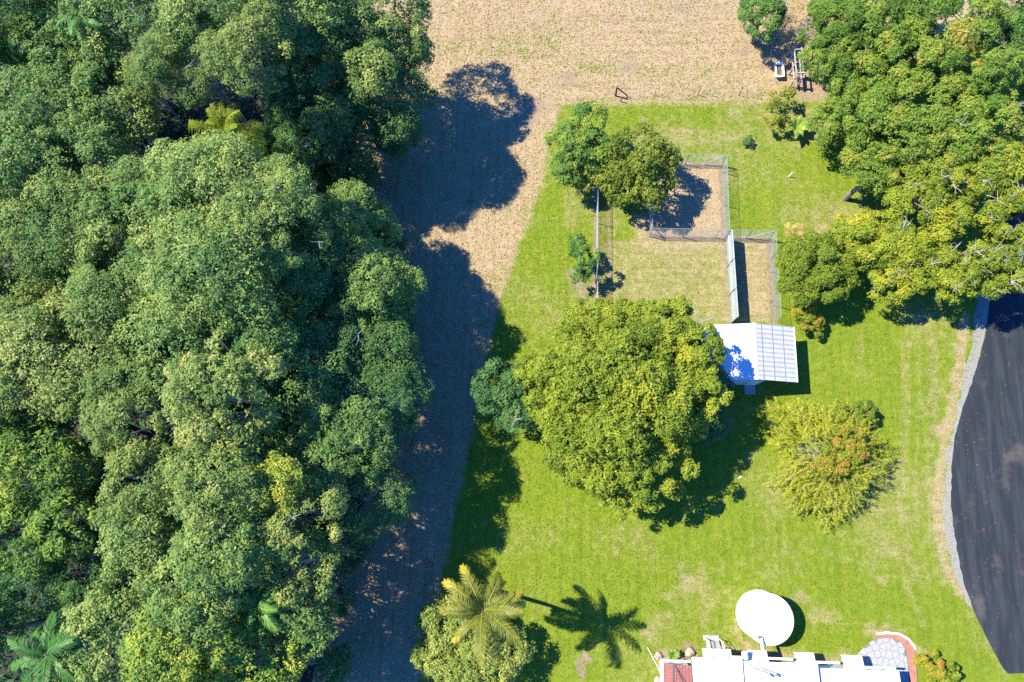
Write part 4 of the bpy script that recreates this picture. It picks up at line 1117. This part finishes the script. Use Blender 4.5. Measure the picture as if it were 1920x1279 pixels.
for j in range(16):
    a = j * math.pi / 8
    MB().beam((g0.x + .3 * math.cos(a), g0.y + .3 * math.sin(a), tz + .112), (g0.x + TR * .99 * math.cos(a), g0.y + TR * .99 * math.sin(a), tz + .012), .05, .03).build('lid_rib', M['white_paint'], tank)
MB().tube([(g0.x - .7, g0.y + .7, tz + .05), (g0.x - .7, g0.y + .7, tz + .14)], .28, 18).build('hatch', M['white_paint'], tank)
ip = P(1426.5, 1197, tz + .06)
MB().tube([ip + Vector((0, 0, -.02)), ip + Vector((0, 0, .07))], .17, 14).build('strainer', M['dark_gap'], tank)
op_ = P(1380 + 432 / 10.67, 1180 + 153 / 10.67, tz + .06)
MB().box((op_.x - .05, op_.y - .05, tz), (op_.x + .05, op_.y + .05, tz + .09)).build('float_valve', M['dark_gap'], tank)
pe = P(1431.5, 1225, 2.95)
MB().tube([ip + Vector((0, 0, .12)), pe + Vector((0, -.4, .0))], .105, 12).build('inlet_pipe', M['white_paint'], tank)

# ------------------------------------------------------------------ house
zA = 2.85
hW = P(1297, 1232, zA); hE = P(1685, 1252, zA - .25); hM = P(1531, 1243, zA)
yR = hW.y; xA, xB, xC = hW.x, hM.x, hE.x
seam = P(1392, 1236, zA).x
house = empty('house', ((xA + xC) / 2, yR - 4.5, 0), 'house with white metal roof and a red tiled wing', 'house')
D = 6.0; sl_ = math.tan(rad(8))
def corr_roof(name, m, x0, x1, y0, z0, pitch=.18, amp=.018):
    rib_sheet(name, m, (x0, y0, z0), (x1, y0, z0), (x0, y0 - D, z0 + D * sl_), (x1, y0 - D, z0 + D * sl_), pitch, amp, pitch * .2, house)
corr_roof('roof_sheet', M['white_roof'], xA, seam - .01, yR, zA)
corr_roof('roof_sheet', M['white_roof'], seam + .02, xB, yR - .12, zA + .004)
corr_roof('roof_sheet', M['grey_roof'], xB + .03, xC, yR - .42, zA - .22, .15, .022)
MB().beam((seam, yR + .02, zA + .035), (seam, yR - D, zA + D * sl_ + .035), .05, .05).build('roof_flashing', M['dark_gap'], house)
MB().beam((xB + .015, yR - .1, zA + .03), (xB + .015, yR - D, zA + D * sl_ + .03), .10, .06).build('roof_flashing', M['grey_roof'], house)
MB().box((xA + .35, yR - 11, 0), (xC - .4, yR - .75, zA - .35)).build('wall', M['wall'], house)
MB().add([(xA, yR - D, zA + D * sl_), (xC, yR - D, zA + D * sl_ - .02), (xC, yR - 2 * D, zA), (xA, yR - 2 * D, zA)], [(3, 2, 1, 0)]).build('roof_sheet', M['white_roof'], house)
gx = [(1371, 1404), (1438, 1489), (1527, 1577), (1617, 1684)]
for (a, c_) in gx:
    x0, x1 = P(a, 1235, zA).x + .03, P(c_, 1240, zA).x - .03
    yy = yR + .02 if x1 < xB else (yR - .1 if x0 < xB else yR - .36)
    zz = zA - .08 if x0 < xB else zA - .33
    g = MB(); g.box((x0, yy, zz - .1), (x1, yy + .02, zz + .02)); g.box((x0, yy + .12, zz - .1), (x1, yy + .14, zz + .02)); g.box((x0, yy + .02, zz - .1), (x1, yy + .12, zz - .08))
    g.build('gutter', M['white_paint'], house)
for (a, c_, yt, yb_) in ((1316.5, 1370, 1217, 1233), (1401, 1438.5, 1220, 1240), (1488.5, 1526, 1224, 1243), (1577, 1616, 1229, 1249)):
    z0, z1 = 1.8, 2.15
    n = 12; q0, q1 = P(a, yt, z0), P(c_, yt, z0); yt_ = q0.y; yb2 = P(a, yb_, z1).y - .15
    rib_sheet('awning', M['white_roof'], (q0.x, yt_, z0), (q1.x, yt_, z0), (q0.x, yb2, z1), (q1.x, yb2, z1), .16, .02, .03, house)
    MB().box((q0.x, yt_ + .005, z0 - .12), (q1.x, yt_ + .03, z0 - .005)).build('awning_valance', M['white_paint'], house)
q = P(1391, 1222, zA - .1); q2 = P(1402, 1238, zA - .1); MB().box((q.x, q2.y, zA - .18), (q2.x - .03, q.y, zA - .1)).build('window_hood', M['white_paint'], house)
# red tiled wing
zT = 2.6
t0 = P(1240, 1237, zT); tx0, tx1, ty = t0.x, xA - .05, t0.y
hip = P(1262, 1240, zT + .35).x
def tile_plane(name, o, u, v, nu, nv, parent):
    """courses of tiles: u along the eave, v up the slope"""
    o, u, v = Vector(o), Vector(u), Vector(v); nrm = u.cross(v).normalized()
    if nrm.z < 0: nrm = -nrm
    b = MB()
    for j in range(nv):
        for i in range(nu):
            p = o + u * (i / nu) + v * (j / nv); a = u / nu * .96; c_ = v / nv * 1.04
            lift0, lift1 = .045 + random.uniform(-.004, .004), .008
            b.hexa([p, p + a, p + a + c_, p + c_], [p + nrm * lift0, p + a + nrm * lift0, p + a + c_ + nrm * lift1, p + c_ + nrm * lift1])
    ob = b.build(name, M['red_roof'], parent); ob['kind'] = 'stuff'; return ob
ly_ = 9.0
MB().box((tx0 + .3, ty - ly_, 0), (tx1 - .03, ty - .4, zT - .1)).build('wall', M['wall'], house)
tile_plane('roof_tiles', (tx0 + .12, ty - ly_, zT), (0, ly_ - .18, 0), (hip - tx0 - .12, 0, .30), 46, 4, house)
tile_plane('roof_tiles', (tx1, ty - ly_, zT + .33), (0, ly_ - .22, 0), (-(tx1 - hip), 0, .0), 40, 6, house)
MB().beam((hip, ty - .12, zT + .36), (hip, ty - ly_, zT + .36), .10, .06).build('ridge_tile', M['dark_timber'], house)
MB().beam((hip + .05, ty - .2, zT + .42), (hip + 1.4, ty - 2.8, zT + .42), .05, .03).build('cable', M['dark_gap'], house)
MB().beam((hip + .1, ty - .25, zT + .44), (hip + 1.9, ty - 2.9, zT + .44), .03, .03).build('cable', M['dark_gap'], house)
MB().box((tx0, ty - .12, zT - .1), (tx1, ty + .02, zT + .06)).build('gutter', M['white_paint'], house)
MB().box((tx0 - .02, ty - ly_, zT - .1), (tx0 + .12, ty - .125, zT + .05)).build('gutter', M['white_paint'], house)
for i in range(34):
    y = ty - .3 - i * .11
    MB().box((tx0 + .12, y - .02, zT + .052), (tx0 + .22, y + .02, zT + .075)).build('gutter_bracket', M['dark_gap'], house) if i < 30 else None
MB().box((tx1 + .0, ty - ly_, zT + .2), (xA - .0, ty - .14, zA - .02)).build('parapet_flashing', M['blue_metal'], house)
# television antenna
ab_ = P(1407, 1246, zA + .2)
an = empty('antenna', (ab_.x, ab_.y, zA + .15), 'television antenna with a dark boom on the white roof', 'antenna')
an.location.z = zA + .15
mt = Vector((ab_.x, ab_.y, zA + 1.25))
MB().tube([Vector((ab_.x, ab_.y, zA + .1)), mt], .022, 6).build('mast', M['blue_metal'], an)
MB().tube([mt, mt + Vector((1.45, -.42, .05))], .03, 6).build('boom', M['blue_metal'], an)
for i in range(7):
    p = mt + Vector((.12 + i * .2, -.035 - i * .058, 0.01)); MB().tube([p - Vector((.06, .22 - .01 * i, 0)), p + Vector((.06, .22 - .01 * i, 0))], .012, 4).build('element', M['blue_metal'], an)
MB().beam(mt + Vector((1.0, -.3, -.05)), mt + Vector((1.25, -.52, -.05)), .15, .03).build('reflector', M['blue_metal'], an)
MB().tube([Vector((ab_.x, ab_.y, zA + .75)), Vector((ab_.x + .1, ab_.y - 1.0, zA + .25))], .014, 5).build('stay', M['blue_metal'], an)
# steps with hand rails
s0, s1 = P(1321, 1191), P(1347, 1191)
steps = empty('entry_steps', P(1334, 1200), 'concrete entry steps with white handrails', 'steps')
MB().box((s0.x - .12, s0.y - .35, .012), (s1.x + .02, s0.y + .02, .10)).build('landing', M['concrete'], steps)
nst = 6; run = (s0.y - .35 - (yR + .0)) / nst
for i in range(nst):
    y1 = s0.y - .35 - i * run - .002
    MB().box((s0.x + .06, y1 - run * .97, .012), (s1.x - .02, y1, .10 + .17 * (i + 1))).build('step', M['concrete'], steps)
for x in (s0.x + .02, s1.x + .04):
    ya, yb2 = s0.y - .2, yR - .1
    a, c_ = Vector((x, ya, .1)), Vector((x, yb2, 1.3))
    for h in (.5, .95):
        MB().tube([a + Vector((0, 0, h)), c_ + Vector((0, 0, h))], .03, 6).build('handrail', M['white_paint'], steps)
    for s_ in (0, .5, 1):
        q = a.lerp(c_, s_); MB().tube([q, q + Vector((0, 0, .95))], .028, 6).build('baluster', M['white_paint'], steps)
def rock(label, px, py, r):
    q = P(px, py); b = MB(); n, m_ = 10, 6; vs = []; fs = []
    for i in range(m_ + 1):
        for j in range(n):
            t, f = math.pi * i / m_, 2 * math.pi * j / n
            k = r * (1 + .16 * math.sin(3 * f + i) + random.uniform(-.08, .08))
            vs.append((q.x + k * math.sin(t) * math.cos(f), q.y + k * math.sin(t) * math.sin(f), r * .35 + .7 * k * math.cos(t)))
    for i in range(m_):
        for j in range(n): fs.append((i * n + j, i * n + (j + 1) % n, (i + 1) * n + (j + 1) % n, (i + 1) * n + j))
    o = b.add(vs, fs).build('garden_rock', M['rock'], smooth=True); tag(o, label, 'rock', 'rocks beside the red tiled roof')
rock('pale rock at the corner of the red tiled roof', 1234, 1229, .3)
rock('pale rock between the red roof and the entry steps', 1293, 1222, .36)
rock('pale rock low on the outer side of the red roof', 1233, 1275, .3)
q0, q1 = P(1214, 1214), P(1240, 1267, zT)
o = MB().tube([q0, q1 + Vector((.05, 0, .02))], .022, 6).build('stay_pole', M['white_paint']); tag(o, 'thin white pole leaning against the red tiled roof', 'pole')

# ------------------------------------------------------------------ crazy paved patio and brick border
PAT = W2([(1598, 1236), (1612, 1221), (1630, 1204), (1641, 1198), (1660, 1196), (1680, 1199), (1690, 1206), (1697, 1218), (1700, 1235), (1703, 1262), (1706, 1310), (1590, 1310)])
patio = MB().prism(PAT, .012, .045).build('patio', M['mortar'])
tag(patio, 'pale crazy paved patio at the corner of the house', 'patio', kind='structure')
def clip(poly, a, n):
    out = []
    for i in range(len(poly)):
        p, q = poly[i], poly[(i + 1) % len(poly)]
        dp, dq = (p[0] - a[0]) * n[0] + (p[1] - a[1]) * n[1], (q[0] - a[0]) * n[0] + (q[1] - a[1]) * n[1]
        if dp <= 0: out.append(p)
        if dp * dq < 0: t = dp / (dp - dq); out.append((p[0] + (q[0] - p[0]) * t, p[1] + (q[1] - p[1]) * t))
    return out
px0, px1 = min(p[0] for p in PAT), max(p[0] for p in PAT); py0, py1 = min(p[1] for p in PAT), max(p[1] for p in PAT)
seeds = []; random.seed(3)
for _ in range(6000):
    c_ = (random.uniform(px0, px1), random.uniform(py0, py1))
    if all((c_[0] - d[0]) ** 2 + (c_[1] - d[1]) ** 2 > .37 ** 2 for d in seeds): seeds.append(c_)
patc = (sum(p[0] for p in PAT) / len(PAT), sum(p[1] for p in PAT) / len(PAT))
for sd in seeds:
    if not inpoly(np.array([sd[0]]), np.array([sd[1]]), PAT)[0]: continue
    poly = [(sd[0] - .6, sd[1] - .6), (sd[0] + .6, sd[1] - .6), (sd[0] + .6, sd[1] + .6), (sd[0] - .6, sd[1] + .6)]
    for d in seeds:
        if d is sd or abs(d[0] - sd[0]) > 1.4 or abs(d[1] - sd[1]) > 1.4: continue
        n = (d[0] - sd[0], d[1] - sd[1]); l = math.hypot(*n)
        m_ = ((d[0] + sd[0]) / 2 - n[0] / l * .016, (d[1] + sd[1]) / 2 - n[1] / l * .016)
        poly = clip(poly, m_, n)
        if len(poly) < 3: break
    for i in range(len(PAT)):
        a, c_ = PAT[i], PAT[(i + 1) % len(PAT)]; n = (-(c_[1] - a[1]), c_[0] - a[0])
        if (patc[0] - a[0]) * n[0] + (patc[1] - a[1]) * n[1] > 0: n = (-n[0], -n[1])
        if len(poly) >= 3: poly = clip(poly, a, n)
    if len(poly) >= 3: MB().prism(poly, .04, .062 + random.uniform(-.004, .006)).build('stone', M['stone'], patio)
BI = W2([(1643, 1197), (1660, 1195.5), (1680, 1198.5), (1690.5, 1205.5), (1698, 1218), (1701, 1235), (1704, 1262), (1707, 1310)])
BO = W2([(1644, 1190), (1662, 1187.5), (1685, 1190), (1701, 1199), (1712, 1213), (1716, 1233), (1718, 1262), (1720, 1310)])
bw = empty('brick_border', (BI[0][0], BI[0][1], 0), 'curved red brick border round the paved patio', 'border')
def along(pts, f):
    L = [0]
    for a, c_ in zip(pts[:-1], pts[1:]): L.append(L[-1] + math.hypot(c_[0] - a[0], c_[1] - a[1]))
    s_ = f * L[-1]
    for i in range(len(pts) - 1):
        if s_ <= L[i + 1] + 1e-9: t = (s_ - L[i]) / (L[i + 1] - L[i]); return (pts[i][0] + (pts[i + 1][0] - pts[i][0]) * t, pts[i][1] + (pts[i + 1][1] - pts[i][1]) * t)
    return pts[-1]
nb = 46; rows = 3
mo = MB()
for i in range(nb):
    a, c_, d, e = along(BI, i / nb), along(BI, (i + 1) / nb), along(BO, (i + 1) / nb), along(BO, i / nb)
    mo.prism([a, c_, d, e], .013, .085)
    for r_ in range(rows):
        lp = lambda p, q, t: (p[0] + (q[0] - p[0]) * t, p[1] + (q[1] - p[1]) * t)
        t0_, t1_ = r_ / rows + .02, (r_ + 1) / rows - .02; g_ = .05
        quad = [lp(lp(a, c_, g_), lp(e, d, g_), t0_), lp(lp(a, c_, 1 - g_), lp(e, d, 1 - g_), t0_), lp(lp(a, c_, 1 - g_), lp(e, d, 1 - g_), t1_), lp(lp(a, c_, g_), lp(e, d, g_), t1_)]
        MB().prism(quad, .08, .105 + random.uniform(-.006, .006)).build('brick', M['brick'], bw)
mo.build('mortar_bed', M['mortar'], bw)
ed = MB()
for i in range(22):
    a, c_ = along(BO, i / 46), along(BO, (i + 1) / 46)
    n = (c_[1] - a[1], -(c_[0] - a[0])); l = math.hypot(*n); n = (-n[0] / l * .13, -n[1] / l * .13)
    ed.prism([a, c_, (c_[0] + n[0], c_[1] + n[1]), (a[0] + n[0], a[1] + n[1])], .013, .13)
ed.build('edging', M['white_paint'], bw)

# ------------------------------------------------------------------ grass and litter
def tufts(name, label, n, poly_in, box, size, kindlab, flatten=.8, zb=.012):
    x = RNG.uniform(box[0], box[1], n); y = RNG.uniform(box[2], box[3], n)
    k = poly_in(x, y); x, y = x[k], y[k]
    dry, bare = cover(x, y)
    k = RNG.random(len(x)) > bare * .9; x, y, dry = x[k], y[k], dry[k]
    m = len(x)
    nrm = unit(np.array([0, 0, flatten]) + RNG.normal(scale=.45, size=(m, 3)))
    L = RNG.uniform(.6, 1.4, m) * size
    pos = np.stack([x, y, zb + L * .22], 1)
    t = np.clip(.08 + dry * .85 + RNG.normal(scale=.10, size=m), 0.01, .99)
    o = link(name, quads_mesh(name, leaf_quads(pos, nrm, L, L * .38), t, M['grass']))
    tag(o, label, kindlab, kind='stuff')
vb = W2([(-20, -20), (1940, -20), (1940, 1300), (780, 1300)])
onlawn = lambda x, y: inpoly(x, y, LAWN) & ~inpoly(x, y, ROAD) & ~inpoly(x, y, PAT) & ~inpoly(x, y, BO + BI[::-1]) & ~((x > xA) & (y < yR - .6))
lb = (P(780, 1279).x, P(1920, 600).x, P(1500, 1290).y, P(1500, 60).y)
tufts('lawn_grass', 'short grass blades covering the lawn', 150000, onlawn, lb, .12, 'grass')
pb = (P(640, 300).x, P(1560, 100).x, P(700, 1279).y, P(1100, -15).y)
tufts('paddock_grass', 'mown straw stubble covering the paddock', 130000, lambda x, y: ~inpoly(x, y, LAWN) & ~inpoly(x, y, FLOOR), pb, .17, 'stubble', .6, 0.0)
x = RNG.uniform(P(1780, 900).x, P(1930, 900).x, 260); y = RNG.uniform(P(1850, 1262).y, P(1850, 560).y, 260)
k = inpoly(x, y, ROAD); x, y = x[k], y[k]
o = link('fallen_leaves', quads_mesh('fallen_leaves', leaf_quads(np.stack([x, y, np.full(len(x), .05)], 1), unit(np.array([0, 0, 1]) + RNG.normal(scale=.2, size=(len(x), 3))), RNG.uniform(.06, .13, len(x)), .05), RNG.random(len(x)), M['litter']))
tag(o, 'scattered fallen leaves on the asphalt driveway', 'leaves', kind='stuff')
x = RNG.normal(P(1180, 800).x, 6.5, 900); y = RNG.normal(P(1180, 800).y, 6.0, 900)
k = onlawn(x, y); x, y = x[k], y[k]
o = link('lawn_leaf_litter', quads_mesh('lawn_leaf_litter', leaf_quads(np.stack([x, y, np.full(len(x), .06)], 1), unit(np.array([0, 0, 1]) + RNG.normal(scale=.3, size=(len(x), 3))), RNG.uniform(.07, .15, len(x)), .06), RNG.random(len(x)), M['litter']))
tag(o, 'fallen leaves lying on the lawn round the large shade tree', 'leaves', kind='stuff')
tri = sum(sum(len(p.vertices) - 2 for p in ob.data.polygons) if len(ob.data.polygons) < 2000 else len(ob.data.loops) - 2 * len(ob.data.polygons) for ob in bpy.data.objects if ob.type == 'MESH')
print('TRIANGLES', tri, 'leaves', LEAVES[0])
